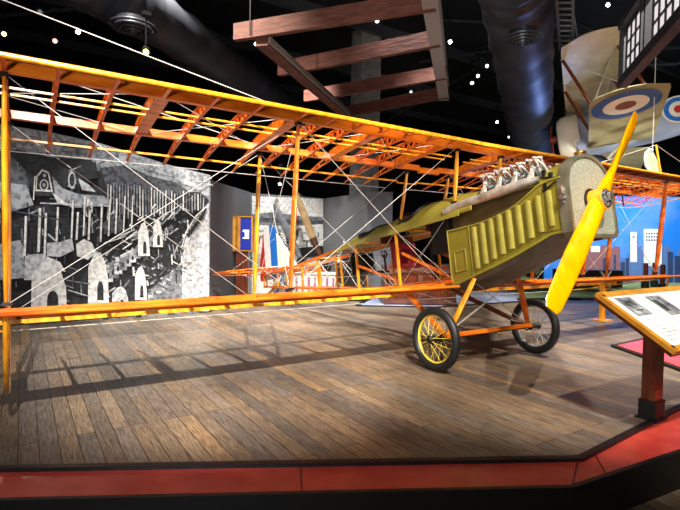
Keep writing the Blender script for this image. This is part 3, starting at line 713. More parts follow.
# display case with a screen
o,k=oriented('display_case','wooden display case holding a glowing blue screen, in front of the grey alcove wall','display case',243,11.6)
H1=(245-224)*k+1.336; H0=(245-258)*k+1.336
b=MB(); b.box((0,0,H0+.01),(20*k,.3,.03)); b.box((0,0,H1),(20*k,.3,.03)); b.box((-10*k,0,(H0+H1)/2),(.04,.3,H1-H0)); b.box((10*k,0,(H0+H1)/2),(.04,.3,H1-H0)); b.box((-1*k-.1,.0,(H0+H1)/2),(.05,.3,H1-H0)); b.box((0,.14,(H0+H1)/2),(20*k,.02,H1-H0)); b.box((-6*k,-.02,(H0+H1)/2),(9*k,.26,H1-H0)); b.build('cabinet',oak,o)
b=MB(); b.box((0,0,H0/2),(12*k,.2,H0)); b.build('pedestal',walnut,o)
scr=mat('blue_screen','#16246E',.3,emit='#2030A0',es=.6); scw=mat('screen_white','#E8F0FF',.3,emit='#E8F0FF',es=1.0)
b=MB(); b.box((4.0*k,-.13,(H0+H1)/2),(11*k,.03,(H1-H0)*.9)); s_=b.build('screen',scr,o)
b=MB(); b.box((4*k,-.148,(H0+H1)/2+3*k),(6*k,.004,2*k)); b.box((5*k,-.148,(H0+H1)/2),(4*k,.004,7*k)); b.box((4*k,-.148,(H0+H1)/2-4*k),(6*k,.004,1.5*k)); b.build('screen_picture',scw,s_)
# blades on show
def blade(name,label,pts,t,wd,ms,grp=None):
    P=[D(x,y,t) for x,y in pts]; foot=V((P[-1].x,P[-1].y,0))
    o=thing(name,label,'propeller',tuple(foot),grp)
    m=MB(); Q=[]
    for i in range(17):
        u=i/16*(len(P)-1); j=min(int(u),len(P)-2); Q.append(P[j].lerp(P[j+1],u-j)-foot)
    rr=[wd*(.35+.65*min(1,i/3)) if i<4 else wd*(1-.45*max(0,(i-9)/7)) for i in range(17)]
    half=9
    m.tube(Q[:half+1],rr[:half+1],12,flat=.25,side=rt); m.build('blade_tip',ms[0],o,True)
    m=MB(); m.tube(Q[half:],rr[half:],12,flat=.45,side=rt); m.build('blade_root',ms[1],o,True)
    m=MB(); e=Q[-1]; m.lathe(e+V((0,0,0)),fw,[(-.06,.14),(.06,.14)],16); m.bar(V((e.x,e.y,0)),e,.08,.08,(1,0,0)); m.box((e.x,e.y,.02),(.5,.5,.04)); m.build('display_stand',dark,o)
greyb=mat('grey_blade','#6C6E74',.5,var='#505258',scale=6); tanb=mat('tan_blade','#A88A5C',.4,var='#806240',scale=5); darkb=mat('dark_brown_blade','#4A2A1C',.4)
blade('display_propeller','tall grey propeller blade leaning in front of the pale alcove mural',[(274,204),(288,232),(302,262)],12.8,.10,(greyb,greyb))
blade('display_propeller','tan wooden propeller blade with dark brown root leaning right of the tall strut',[(295,190),(306,220),(316,246),(326,268)],12.9,.095,(tanb,darkb))
# white plinths and a blue trestle seen through the fuselage frame
o,k=oriented('display_plinth','low white display plinth beside the blue trestle, seen through the fuselage frame','plinth',262,12.1)
b=MB(); b.box((0,0,.24),(26*k,.5,.48)); b.box((0,0,.49),(28*k,.55,.03)); b.build('plinth_body',white,o)
o,k=oriented('display_plinth','long low white display plinth with striped side behind the open fuselage','plinth',322,11.9)
b=MB(); b.box((0,0,.25),(56*k,.5,.5)); b.box((0,0,.51),(58*k,.55,.03)); b.build('plinth_body',white,o)
b=MB()
for i in range(9): b.box(((-24+6*i)*k,-.255,.26),(2.2*k,.01,.34))
b.build('side_stripes',mat('dusty_pink','#B06878',.6),o)
o,k=oriented('trestle','blue steel trestle stand below the striped rudder','trestle',283,11.6)
b=MB()
for s in(-1,1): b.bar((s*6*k,-.1,0),(-s*4*k,.1,.75),.05,.05,(0,1,0))
b.bar((-5*k,0,.75),(5*k,0,.75),.06,.06); b.build('trestle_frame',blued,o)
o,k=oriented('engine_display','dark aero engine on a low stand, seen through the fuselage frame','engine',352,10.8)
b=MB(); b.lathe((0,-.2,.95),(0,1,0),[(0,.16),(.05,.24),(.35,.24),(.4,.16)],20); b.box((0,0,.35),(.7,.4,.7)); b.build('engine_body',dark,o,True)
for i in range(9):
    an=2*math.pi*i/9; b=MB(); b.lathe((.22*math.cos(an),0,.95+.22*math.sin(an)),(math.cos(an),0,math.sin(an)),[(0,.06),(.04,.075),(.08,.06),(.12,.075),(.16,.06),(.2,.05)],10); b.build('cylinder',steel,o,True)
o,k=oriented('display_crate','brown wooden crate on the floor behind the cockpit of the biplane','crate',418,10.5)
b=MB(); b.box((0,0,.4),(1.5,.8,.8)); b.build('crate_body',walnut,o); b=MB()
for z in(.08,.4,.72): b.box((0,-.41,z),(1.5,.02,.09))
for x in(-.7,0,.7): b.box((x,-.42,.4),(.09,.02,.8))
b.build('crate_batten',beamw,o)
# ------------------------------------------------------------------ blue backdrop with painted skyline
bl=bpy.data.materials.new('blue_sky_backdrop'); bl.use_nodes=True; nt=bl.node_tree; bs=nt.nodes['Principled BSDF']; tc=nt.nodes.new('ShaderNodeTexCoord'); n=nt.nodes.new('ShaderNodeTexNoise'); n.inputs['Scale'].default_value=.35; n.inputs['Detail'].default_value=5
r=nt.nodes.new('ShaderNodeValToRGB'); r.color_ramp.elements[0].position=.5; r.color_ramp.elements[0].color=srgb('#1880E8'); r.color_ramp.elements[1].position=.75; r.color_ramp.elements[1].color=srgb('#88AAF0'); nt.links.new(tc.outputs['Object'],n.inputs['Vector']); nt.links.new(n.outputs['Fac'],r.inputs[0]); nt.links.new(r.outputs[0],bs.inputs['Base Color']); bs.inputs['Roughness'].default_value=.8
b0,b1=P2(545,17),P2(800,17)
bd=tag(wallbox('sky_backdrop',b0,b1,3.0,bl),'tall blue sky backdrop behind the far wing','backdrop')
fb=lambda x,y,l=0: onwall(b0,b1,x,y,.05,l)
sk=thing('skyline_cutout','pale city skyline with two white towers on the blue backdrop','skyline',tuple((b0+b1)/2)); ob=(b0+b1)/2
nb=(b1-b0).cross(V((0,0,1))).normalized(); nb=nb if nb.dot(CC-b0)<0 else -nb
def cut(name,rects,m,l=0):
    b=MB()
    for x0,y0,x1,y1 in rects: b.poly([fb(x,y,l)-ob for x,y in((x0,y0),(x1,y0),(x1,y1),(x0,y1))],nb*.02)
    return b.build(name,m,sk)
haz=mat('hazy_blue_grey','#5878B0',.7); dkb=mat('deep_blue_grey','#2A3E68',.7); rdb=mat('brick_red_grey','#8A5A60',.7)
rr_=random.Random(5)
cut('hazy_blocks',[(x,252+rr_.uniform(-6,8),x+rr_.uniform(4,7),284) for x in range(598,700,5)],haz)
cut('red_blocks',[(x,246+rr_.uniform(-1,4),x+6,284) for x in range(566,616,6)],rdb,5)
for q_ in [(603,258,606,284),(614,255,616,284),(626,258,629,284),(668,252,673,284),(675,256,690,284),(621,262,625,284),(656,262,659,284)]: cut('dark_block',[q_],dkb,10)
t1=cut('white_tower',[(630.5,232,637,284)],white,12); t2=cut('white_tower',[(644,229,662,284)],white,12)
cut('tower_windows',[(646+2.6*i,233+3.2*j,647.4+2.6*i,234.3+3.2*j) for i in range(6) for j in range(3)]+[(633,236,634.5,238)],dkb,16)
cut('tower_base',[(644,266,662,284),(630.5,262,637,284)],haz,16)
cut('rooftop_block',[(591,246,600,252)],white,12)
# dark display unit and posts on the turf
o,k=oriented('display_unit','low black display unit on the turf below the blue backdrop','display unit',588,14.5)
b=MB(); b.box((0,0,.31),(62*k,.5,.5)); b.build('unit_body',black,o); b=MB()
for s in(-1,1):
    for e in(-18,14): b.bar(((e-s*5)*k,-.27,.08),((e+s*5)*k,-.27,.54),.03,.02,(0,1,0))
b.build('unit_brace',white,o)
proto=None
for x,y in((645,288),(654,287),(662,291)):
    p=G(x,y,.03)
    if not proto:
        o=thing('barrier_post','','barrier post',tuple(p)); b=MB(); b.tube([(0,0,.15),(0,0,.75)],.065,12); b.build('post_shaft',walnut,o,True); b=MB(); b.lathe((0,0,0),(0,0,1),[(0,.11),(.2,.11),(.22,.07)],14); b.build('post_foot',black,o,True); proto=o
    else:
        o=proto.copy(); COL.objects.link(o); o.location=p
        for ch in proto.children: copyobj(ch,(0,0,0),o)
    o['group']='brown posts standing on the turf'
    o['label']={645:'leftmost brown black-footed post on the turf under the far wing tip',654:'middle brown black-footed post on the turf under the far wing tip',662:'rightmost brown black-footed post on the turf under the far wing tip'}[x]
# post supporting the far wing
p=G(597,300); b=MB()
bp_=V((-.98,4.1,0)); 
wp=thing('wing_prop','orange wooden prop standing under the far lower wing','prop',(bp_.x,bp_.y,0)); b.bar((0,0,0),(0,0,.66),.075,.075,(1,0,0)); b.box((0,0,.01),(.25,.25,.02)); b.build('prop_post',ash,wp)
# small red-topped plinth at the right
pl=thing('floor_plinth','low red-topped plinth with black edge behind the reading rail post','plinth',(1.0,2.0,0))
q=[(.28,2.03),(.9,1.68),(1.5,1.34),(2.2,1.9),(1.2,2.75),(.26,2.91)]
q=[(x-1.0,y-2.0) for x,y in q]
b=MB(); b.poly([(x,y,0) for x,y in q],(0,0,.03)); b.build('plinth_edge',black,pl)
b=MB(); c=(sum(x for x,y in q)/6,sum(y for x,y in q)/6); b.poly([(c[0]+(x-c[0])*.90,c[1]+(y-c[1])*.90,.03) for x,y in q],(0,0,.008)); b.build('plinth_top',redb,pl)
# ------------------------------------------------------------------ reading rail
rr=thing('reading_rail','slanted information panel in a golden wood frame on a brown post','information panel',(1.84,-.31,0))
def rl(x,y,z): return V((x-1.84,y+.31,z))
A=(1.63,-.75,.96); Bp=(2.17,-.75,.63); YE=.62
sl=(V(Bp)-V(A)).normalized(); nr_=V((-sl.z,0,sl.x)); nr_=nr_ if nr_.z>0 else -nr_
LP=(V(Bp)-V(A)).length
def pp(u,v,h=0): q=V(A)+sl*(u*LP)+V((0,(YE+.75)*v,0))+nr_*h; return q-V((1.84,-.31,0))
b=MB(); b.hexa([pp(0,0,-.05),pp(1,0,-.05),pp(1,1,-.05),pp(0,1,-.05),pp(0,0,-.012),pp(1,0,-.012),pp(1,1,-.012),pp(0,1,-.012)]); b.build('panel_backing',walnut,rr)
b=MB()
for (u0,v0),(u1,v1) in(((.03,0),(.03,1)),((.97,0),(.97,1)),((0,.012),(1,.012)),((0,.988),(1,.988))):
    b.bar(pp(u0,v0,-.008),pp(u1,v1,-.008),.05,.032,nr_)
b.build('panel_frame',oak,rr)
for u in(.06,.94):
    for v in(.022,.978): b=MB(); b.lathe(pp(u,v,.005),nr_,[(0,.012),(.008,.012)],10); b.build('frame_screw',dark,rr)
gk2=['mid','dim','pale','char','bright']
paper=mat('cream_print','#E6E2D2',.45,coat=.3)
b=MB(); b.hexa([pp(.05,.03,-.012),pp(.95,.03,-.012),pp(.95,.97,-.012),pp(.05,.97,-.012),pp(.05,.03,-.004),pp(.95,.03,-.004),pp(.95,.97,-.004),pp(.05,.97,-.004)]); gp=b.build('printed_sheet',paper,rr)
b=MB()
def patch(u0,v0,u1,v1,mi,h): b.mi=mi; b.poly([pp(u0,v0,h),pp(u1,v0,h),pp(u1,v1,h),pp(u0,v1,h)],None)
patch(.10,.10,.44,.27,0,-.0035); patch(.14,.12,.26,.24,1,-.0033); patch(.30,.13,.40,.25,2,-.0033); patch(.17,.15,.21,.22,3,-.0031); patch(.33,.16,.35,.24,3,-.0031)
patch(.12,.42,.50,.60,0,-.0035); patch(.2,.44,.42,.5,3,-.0033); patch(.15,.53,.45,.58,1,-.0033)
patch(.55,.62,.85,.85,0,-.0035); patch(.6,.66,.78,.8,1,-.0033)
for i in range(7): patch(.50+.055*i,.10,.515+.055*i,.30-.02*(i%3),2,-.0035)
for i in range(6): patch(.58+.055*i,.36,.592+.055*i,.55-.02*(i%2),2,-.0035)
b.build('printed_pictures',[gr[k] for k in gk2],gp)
b=MB(); b.box((0,0,.40),(.10,.12,.74)); b.bar((-.05,0,.74),(.05,0,.72),.12,.1); b.build('post',walnut,rr)
b=MB(); b.box((0,0,.075),(.125,.145,.15)); b.box((0,0,.006),(.16,.18,.012)); b.build('post_base',black,rr)
# ------------------------------------------------------------------ hung timber grid
tg=thing('timber_grid','hung grid of brown timber beams with a grey steel edge under the black ceiling','beam grid',tuple(D(350,60,9)))
og=V(tg.location); ZB=4.5
def GZ(x,y,z): return G(x,y,z)
for (xa,ya,xb,yb) in((235,41,436,10),(279,76,440,46),(305,102,446,79),(345,117,448,98)):
    p,q=GZ(xa,ya,ZB),GZ(xb,yb,ZB); b=MB(); b.bar(p+V((0,0,.13))-og,q+V((0,0,.13))-og,.10,.26); b.build('timber_beam',beamw,tg)
p,q=GZ(262,38,ZB),GZ(345,112,ZB); b=MB(); b.bar(p-V((0,0,.06))-og,q-V((0,0,.06))-og,.22,.12); b.build('diagonal_timber',beamw,tg)
b=MB(); n1=(q-p).cross(V((0,0,1))).normalized(); n1=n1 if n1.dot(rt)>0 else -n1
b.bar(p+n1*.13-V((0,0,.04))-og,q+n1*.13-V((0,0,.04))-og,.03,.10); b.build('beam_flashing',greyst,tg)
b=MB(); p,q=GZ(426,-25,ZB),GZ(444,101,ZB)
b.bar(p+V((0,0,.02))-og,q+V((0,0,.02))-og,.22,.03); b.bar(p+V((0,0,.30))-og,q+V((0,0,.30))-og,.22,.03); b.bar(p+V((0,0,.16))-og,q+V((0,0,.16))-og,.02,.28)
b.build('steel_edge_beam',greyst,tg)
for x,y in((250,36),(430,14),(345,112),(446,95)): r_=GZ(x,y,ZB)-og; b=MB(); b.tube([r_,r_+V((0,0,2.85))],.012,6); b.build('hanger_rod',dark,tg)
# ------------------------------------------------------------------ ducts
def duct(label,pts,rad,ring=None,rg=.3):
    P=[D(*p) for p in pts]; o=thing('air_duct',label,'air duct',tuple(P[0])); o0=P[0]; m=MB(); Q=[];rr=[]
    N_=60
    for i in range(N_+1):
        u=i/N_*(len(P)-1); j=min(int(u),len(P)-2); Q.append(P[j].lerp(P[j+1],u-j)-o0); rr.append(rad*(1+.035*math.sin(i*1.9)+.015*math.sin(i*5.1)-(.06 if i%9==0 else 0)))
    m.tube(Q,rr,28); m.build('duct_sleeve',ductm,o,True)
    if ring:
        c=D(*ring)-o0; m=MB()
        for r_,z in((1,0),(.78,-.02),(.56,-.04),(.34,-.06),(.15,-.07)): m.torus(c+V((0,0,z)),(0,0,1),rg*r_,.022,32,6)
        m.tube([c+V((0,0,-.02)),c+V((0,0,.10))],rg*.75,24); m.build('round_diffuser',mat('dark_grey_metal','#3A3B3F',.4,metal=.5) if 'dark_grey_metal' not in bpy.data.materials else bpy.data.materials['dark_grey_metal'],o,True)
duct('large black fabric air duct hanging right of the timber grid',[(500,-110,5.6),(517,0,7.5),(533,155,14)],.52,(523,38,6.75),.25)
duct('black fabric air duct running down behind the upper wing at left',[(20,-60,5.8),(150,15,8),(292,112,14.5)],.42,(133,27,7.0),.30)
# cable tray beside the duct
ct=thing('cable_tray','ladder cable tray on the ceiling between the duct and the hanging biplane','cable tray',tuple(D(562,20,9))); oc=V(ct.location)
b=MB(); L1=[D(556,-10,8.5),D(560,50,10.5)]; L2=[D(573,-10,8.5),D(573,50,10.5)]
for L_ in(L1,L2): b.bar(L_[0]-oc,L_[1]-oc,.05,.05)
for i in range(12): t=i/11; b.bar(L1[0].lerp(L1[1],t)-oc,L2[0].lerp(L2[1],t)-oc,.03,.03)
b.build('tray_ladder',greyst,ct)
# roof trusses
for i,(pa,pb) in enumerate((((40,0,12),(330,66,20)),((420,62,16),(690,20,13)),((380,125,20),(560,20,15)),((0,16,10),(180,0,10)),((640,50,12),(700,46,11)),((625,66,12),(700,63,11)),((600,20,14),(540,-10,12)),((440,20,13),(520,24,13)))):
    p,q=D(*pa),D(*pb); c=(p+q)/2; b=MB(); b.bar(p-c,q-c,.04,.05)
    o=b.build('roof_bar',mat('charcoal_steel','#3C3E44',.5) if 'charcoal_steel' not in bpy.data.materials else bpy.data.materials['charcoal_steel']); o.location=c
    tag(o,['thin dark roof bar crossing above the left wing','thin roof bar between the timber grid and the hanging window','sloping roof bar behind the far duct','short roof bar at the top left corner','upper level bar under the hanging window frame','lower level bar under the hanging window frame','roof bar at the top right of the duct','short roof bar left of the duct'][i],'roof bar',group='thin steel bars under the ceiling')
for i in range(7):
    x=-14+3.2*i; b=MB(); b.bar((x,-11.5,7.24),(x,20,7.24),.16,.20); b.bar((x,-11.5,7.36),(x,20,7.36),.3,.04); o=b.build('ceiling_joist',bpy.data.materials['charcoal_steel']); o['kind']='structure'
# ------------------------------------------------------------------ ceiling spotlights
lamps=[(78,32,8.5,'#FFFFFF',30,'white spotlight near the left end of the ceiling'),(55,41,8,'#FF9080',5,'spotlight with a reddish glow just above the wing edge at far left'),(146,52,6.4,'#E8F060',14,'yellow-green spotlight above the left wing'),(4,34,8,'#FFE070',10,'yellow spotlight at the left edge of the ceiling'),
(156,22,9,'#60C8F0',3,'dim cyan spotlight next to the round diffuser at left'),(377,21,9,'#F4F8FF',6,'white spotlight between the first two timber beams'),(256,44,9,'#FFF0B0',8,'warm spotlight under the end of the first timber beam'),(450,42,10,'#FFFFFF',40,'bright white spotlight right of the grey steel edge'),
(411,92,13,'#E8F0F0',2,'small white dome light between the lower timber beams'),(487,66,11,'#FFFFFF',8,'upper spotlight of the sloping row left of the duct'),(478,76,11.2,'#FFFFFF',8,'middle spotlight of the sloping row left of the duct'),(472,83,11.4,'#FFFFFF',8,'lowest spotlight of the sloping row left of the duct'),
(491,47,10.8,'#C8D0D8',3,'topmost dim spotlight of the sloping row left of the duct'),(497,122,15,'#FFFFFF',30,'spotlight above the wing edge left of the duct foot'),(509,137,15.5,'#E8E8FF',8,'small spotlight close to the foot of the duct'),(608,5,10,'#F4F4FF',35,'bright spotlight at the top between duct and hanging window'),
(280,184,12.5,'#FFFFFF',20,'small spotlight shining above the alcove mural'),(40,12,8.2,'#808890',.6,'unlit spotlight at the top left of the ceiling')]
hous=mat('spotlight_housing','#1C1C1E',.4,metal=.4)
for i,(x,y,t,c,es,lb) in enumerate(lamps):
    p=D(x,y,t); o=thing('ceiling_spotlight',lb,'spotlight',tuple(p),'spotlights on the ceiling')
    ax=(CC-p); ax.z-=1.5; ax.normalize(); 
    b=MB(); b.lathe(-ax*.20,ax,[(0,.03),(.03,.05),(.17,.055),(.197,.058)],16); b.build('lamp_housing',hous,o,True)
    b=MB(); b.lathe(ax*-.003,ax,[(0,.034),(.012,.03)],14); b.build('lamp_lens',mat('lamp_glow_%s'%c.strip('#').lower()+str(i),c,.3,emit=c,es=es),o)
    b=MB(); b.tube([-ax*.12+V((0,0,.06)),-ax*.12+V((0,0,.45))],.012,6); b.box(-ax*.12+V((0,0,.47)),(.10,.10,.05)); b.build('lamp_bracket',hous,o)
# ------------------------------------------------------------------ hanging window frame
def hw_pt(s,h,off=0): # s along the bottom edge, h up
    return WP0.lerp(WP1,s)+V((0,0,h))+WN*off
WP0=D(622,90,7.0); WP1=D(700,-16,4.5); WP1.z=WP0.z=(WP0.z)
WN=(WP1-WP0).cross(V((0,0,1))).normalized(); WN=WN if WN.dot(CC-WP0)<0 else -WN
wf=thing('hanging_window_frame','dark timber frame with gridded white windows hanging at the top right','window frame',tuple(WP0)); ow=V(wf.location)
WL=(WP1-WP0).length
b=MB()
def wbar(s0,h0,s1,h1,w,hh,off=0): b.bar(hw_pt(s0,h0,off)-ow,hw_pt(s1,h1,off)-ow,w,hh,(0,0,1) if abs(h1-h0)<.01 else WN)
charc=mat('charcoal_timber','#34363A',.6,var='#26272A',scale=6)
wbar(0,.09,1,.09,.12,.13); wbar(0,.90,1,.90,.16,.11)
for s in(.01,.38,.44,.99): wbar(s,.08,s,.90,.05,.11)
b.build('frame',charc,wf)
panew=mat('lit_window_pane','#F0E8EA',.5,emit='#F4ECEE',es=.75)
for s0,s1 in((.04,.36),(.47,.97)):
    b=MB(); b.hexa([hw_pt(s,h,o)-ow for s,h,o in((s0,.19,.03),(s1,.19,.03),(s1,.19,.04),(s0,.19,.04),(s0,.82,.03),(s1,.82,.03),(s1,.82,.04),(s0,.82,.04))]); b.build('window_pane',panew,wf)
    b=MB(); k=4 if s1<.5 else 6
    for i in range(k+1): s=s0+(s1-s0)*i/k; b.bar(hw_pt(s,.18,.015)-ow,hw_pt(s,.83,.015)-ow,.018,.02,WN)
    for i in range(4): h=.19+.21*i; b.bar(hw_pt(s0,h,.015)-ow,hw_pt(s1,h,.015)-ow,.02,.022)
    b.build('glazing_bar',black,wf)
# ------------------------------------------------------------------ hanging biplane
RH=V((rt.x,rt.y,0)).normalized(); FH=V((fw.x,fw.y,0)).normalized()
spn0=(-RH*.447-FH*.894).normalized()     # to its left wing tips
nos0=(-RH*.894+FH*.447).normalized()     # to its nose
hc=D(606,151,11)
spn=(spn0+V((0,0,.15))).normalized(); nos=(nos0-V((0,0,.15))); nos=(nos-spn*nos.dot(spn)).normalized(); upv_=nos.cross(spn)
if upv_.z<0: upv_=-upv_
hb=thing('hanging_biplane','cream biplane with roundels and white engine cowl hanging from the ceiling at right','aeroplane',tuple(hc))
hb.matrix_world=Matrix.Translation(hc)@Matrix((nos,spn,upv_)).transposed().to_4x4()
def cambered(m,x0,x1,y0,y1,z,dih,thk=.07,tipr=.3,n=10):
    # one wing panel from root to rounded tip
    K=16
    rows=[]
    for j in range(K+1):
        t=j/K; y=y0+(y1-y0)*t; e=max(0,(t-(1-tipr/abs(y1-y0)))/(tipr/abs(y1-y0))); sh=1-(1-math.sqrt(max(0,1-e*e)))*.75
        xa=x0-(x0-x1)*(1-sh)*.35; xb=x1+(x0-x1)*(1-sh)*.35
        top=[];bt=[]
        for i in range(n+1):
            u=i/n; x=xa+(xb-xa)*u; th=thk*2.6*math.sqrt(u)*(1-u)*max(.15,sh); zz=z+abs(y)*dih+.02*math.sin(math.pi*u)
            top.append((x,y,zz+th)); bt.append((x,y,zz))
        rows.append([m.v(p) for p in bt+top[::-1][1:-1]])
    m.loft(rows)
for s in(-1,1):
    m=MB(); cambered(m,.36,-.88,s*.30,s*3.0,0,.02); lw=m.build('lower_wing',linen_d,hb,True)
    m=MB(); cambered(m,.70,-.52,s*.02,s*3.1,1.10,.02); uw=m.build('upper_wing',linen,hb,True)
    def roundel(c,ax,n,rs,ms,par,nm='roundel'):
        m=MB()
        for i,(r_,mi) in enumerate(rs):
            m.mi=mi; ay=V(n).cross(V(ax)).normalized(); v=m.ring(V(c)+V(n)*(.002+.004*i),V(ax)*r_,ay*r_,32); m._f(v)
        return m.build(nm,ms,par)
    yc=s*2.35
    roundel((-.23,yc,abs(yc)*.02-.008),(1,0,0),(0,s*.02,-1),[(.56,0),(.37,1),(.17,2)],[blued,cream,brickr],lw)
    roundel((.1,yc,1.42+abs(yc)*.045-.006),(1,0,0),(0,s*-.045,-1),[(.30,0)],[linen],uw,'wing_patch') if 0 else None
    for y in(1.1,2.45):
        for x in(.30,-.62):
            m=MB(); m.tube([(x,s*y,.06+y*.02),(x+.38,s*y,1.10+y*.02)],.03,10,flat=.5,side=(1,0,0)); m.build('interplane_strut',walnut,hb,True)
        m=MB(); 
        for a_,c_ in(((.30,y,.1),(-.2,y,1.16)),((-.62,y,.1),(.72,y,1.16))): m.tube([(a_[0],s*a_[1],a_[2]),(c_[0],s*c_[1],c_[2])],.006,5)
        m.tube([(.30,s*y,.12),(.72,s*(y-1.0),1.16)],.006,5); m.build('wing_wire',wire,hb)
    m=MB(); m.tube([(.35,s*.3,.65),(.5,s*.5,1.12)],.03,8); m.tube([(-.1,s*.3,.65),(-.2,s*.5,1.12)],.03,8); m.build('cabane_strut',oak,hb,True)
    m=MB()
    m.tube([(.55,s*.3,-.0),(.35,s*.75,-.62)],.035,8,flat=.6); m.tube([(-.3,s*.3,-.0),(.30,s*.75,-.62)],.03,8,flat=.6); m.build('undercarriage_leg',cream,hb,True)
    m=MB(); m.torus((.33,s*.85,-.62),(0,1,0),.28,.045,32,8); w_=m.build('wheel_tyre',rubber,hb,True); m=MB(); m.lathe((.33,s*.85-.05,-.62),(0,1,0),[(0,.05),(.03,.26),(.07,.26),(.1,.05)],24); m.build('wheel_cover',blued,w_,True)
m=MB(); rings=[]
for x,w,h,z in((.58,.38,.40,.42),(.1,.37,.43,.42),(-1,.34,.42,.46),(-2.5,.23,.28,.5),(-4.2,.06,.12,.52)):
    rings.append([m.v((x,w*math.copysign(min(1,abs(math.cos(a))**.5),math.cos(a)),z+h*math.copysign(abs(math.sin(a))**.6,math.sin(a)))) for a in[2*math.pi*i/20+.01 for i in range(20)]])
m.loft(rings); fu=m.build('fuselage',mat('pale_grey_blue','#9AA6BC',.5),hb,True)
m=MB(); m.lathe((.50,0,.50),(1,0,0),[(0,.46),(.2,.48),(.34,.46),(.43,.38),(.45,.24),(.41,.22)],32); m.build('engine_cowl',cream,hb,True)
m=MB(); m.lathe((.93,0,.50),(1,0,0),[(0,.18),(.04,.18)],20)
for i in range(9): a_=2*math.pi*i/9; m.lathe((.86,0,.50),(0,math.cos(a_),math.sin(a_)),[(.1,.05),(.36,.06)],8)
m.build('rotary_engine',dark,hb)
m=MB()
for s in(-1,1):
    m.tube([(1.07,0,.50),(1.07,s*.04,.50+s*.4),(1.07,s*.02,.50+s*.8)],[.07,.10,.05],10,flat=.25,side=(0,1,0))
m.lathe((.98,0,.50),(1,0,0),[(0,.09),(.12,.07)],14); m.build('propeller',mat('red_brown_propeller','#9A3A20',.35),hb,True)
m=MB(); m.poly([(-3.5,-.02,.6),(-3.9,-.02,1.05),(-4.4,-.02,1.2),(-4.75,-.02,.95),(-4.7,-.02,.35),(-4.2,-.02,.4)],(0,.04,0)); m.build('tail_fin',white,hb)
for s in(-1,1):
    m=MB(); m.poly([(-3.4,s*.05,.56),(-3.7,s*1.2,.56),(-4.0,s*1.45,.56),(-4.5,s*1.3,.56),(-4.6,s*.05,.56)],(0,0,.04)); m.build('tailplane',linen_d,hb)
    nn=V((-.08,s*1,0)).normalized(); 
    roundel((-1.38,s*.345,.50),(1,.08*s,0),nn,[(.30,0),(.26,1),(.17,2),(.08,3)],[cream,bluep,cream,redp],fu)
m=MB()
for x,y in((.3,1.0),(.3,-1.0),(-3.0,0)): m.tube([(x,y,1.2 if x>0 else .6),(x,y,3.2)],.01,5)
m.build('hanging_cable',wire,hb)
# small pale tail hanging behind the far wing
ht=thing('hanging_tail_panel','small pale green tail panel with a curved white edge above the far wing tip','tail panel',tuple(D(652,162,8.6)))
k=8.6/F; m=MB(); P=[(-3,8),(-6,3),(-7,-4),(-6,-9),(-3,-12),(0,-12),(2,-8),(10,8),(8,14)]
Q=[RH*(x*k)+V((0,0,-y*k)) for x,y in P]; m.poly(Q,FH*.05); m.build('panel_cloth',mat('pale_green_cloth','#9AA88C',.6),ht)
m=MB(); m.tube(Q[:6],.03,8); m.build('panel_edge',white,ht,True)
m=MB(); m.tube([V((0,0,.1)),V((0,0,4.2))],.008,5); m.build('hanging_cable',wire,ht)
# ================================================================== LIGHTS
def spot(name,loc,tgt,pw,ang,rad=.05,col=(1,1,1),blend=.5):
    l=bpy.data.lights.new(name,'SPOT'); l.energy=pw; l.spot_size=R(ang); l.spot_blend=blend; l.shadow_soft_size=rad; l.color=col
    o=bpy.data.objects.new(name,l); COL.objects.link(o); o.location=loc; o.rotation_euler=(V(tgt)-V(loc)).to_track_quat('-Z','Y').to_euler(); return o
warm=(1,.93,.82); 
spot('key_wing',(6.6,-5.0,7.0),(-1.9,-2.3,.2),14500,27,.03,(1,.94,.86),.7)
spot('key_nose',(4.6,-2.3,7.0),(.8,-.1,.8),2600,32,.04,warm)
spot('key_low',(6.8,-2.9,7.0),(0,0,.6),2600,30,.04,warm)
spot('key_far_wing',(2.5,2.5,7.0),(-.4,3.4,1.2),3800,62,.05,warm)
spot('fill_behind',(6.4,-7.5,5.6),(-.5,-.5,1.2),750,95,.5,(1,.96,.9),1)
spot('fill_left',(1.0,-9.0,3.4),(-1.5,-2,1.4),300,100,.5,(1,.97,.93),1)
spot('mural_wash',(-1.6,-4.2,7.0),(-4.9,-3.0,1.3),1700,70,.1,(1,1,1),1)
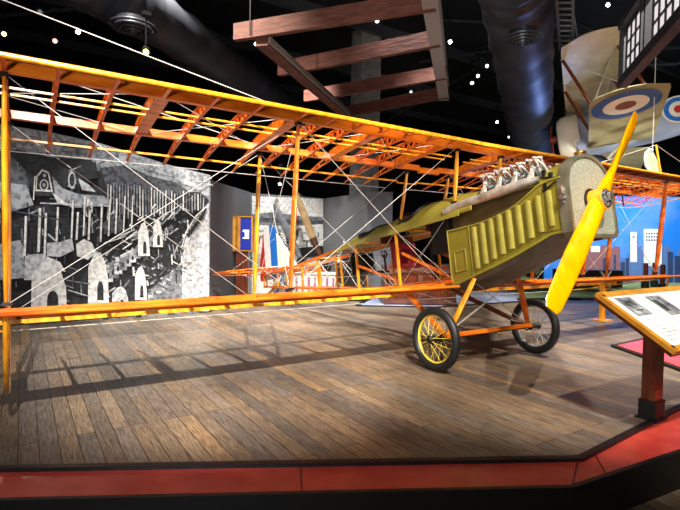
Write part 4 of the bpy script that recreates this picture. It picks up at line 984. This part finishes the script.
spot('back_floor',(-4.4,-2.0,7.0),(-3.9,-1.6,0),4200,50,.05,(1,.97,.93),1)
spot('mid_floor',(-2.5,1.0,7.0),(-3.6,2.2,0),5000,60,.08,(.95,.96,1),1)
spot('tail_fill',(-2.8,-3.6,7.0),(-5.4,0,1.2),3000,60,.06,warm,1)  # added fill from the near side to brighten the rudder
a0=(w1+w2)/2
spot('alcove_wash',(a0.x+3.0,a0.y-1.2,5.5),(a0.x,a0.y,1.5),1050,75,.2,(1,1,1),1)
bc=(b0+b1)/2
for i,x in enumerate((590,680)):
    p=P2(x,13.5); t=P2(x,17); spot('backdrop_wash',(p.x,p.y,5.8),(t.x,t.y,1.8),1500,95,.2,(.85,.93,1),1)
spot('hanging_plane_bounce_fill',(.0,5.2,.3),tuple(hc),600,70,.2,(1,.97,.9),1)  # added low lamp standing in for light bounced off the floor
spot('hanging_plane_front',(3.8,1.5,3.2),tuple(hc+V((0,0,.4))),500,55,.2,(1,.97,.9),1)
spot('grid_light',(1.8,-2.0,1.6),tuple(D(350,60,9)),300,50,.2,(1,.85,.75),1)
spot('duct_blue',(-2.6,5.8,3.4),tuple(D(545,50,9)),120,70,.2,(.25,.4,1),1)
spot('duct_white',(.5,-.5,2.2),tuple(D(515,60,9)),120,60,.2,(.9,.95,1),1)
w=bpy.data.worlds.new('world'); sc.world=w; w.use_nodes=True; w.node_tree.nodes['Background'].inputs[0].default_value=(.05,.055,.06,1); w.node_tree.nodes['Background'].inputs[1].default_value=1
sc.view_settings.view_transform='Standard'; sc.view_settings.look='None'; sc.view_settings.exposure=0.08; sc.view_settings.gamma=1; sc.view_settings.use_curve_mapping=False

spot('turf_wash',tuple(P2(640,13)+V((0,0,6.5))),tuple(P2(640,14.5)),1500,80,.1,(1,.98,.9),1)

spot('roof_wash',(3.5,-6.0,1.2),(-6,3,7.2),500,110,.3,(.85,.9,1),1)

spot('right_floor',(.6,3.6,7.0),(.6,2.6,0),3000,62,.05,(1,.96,.92),1)
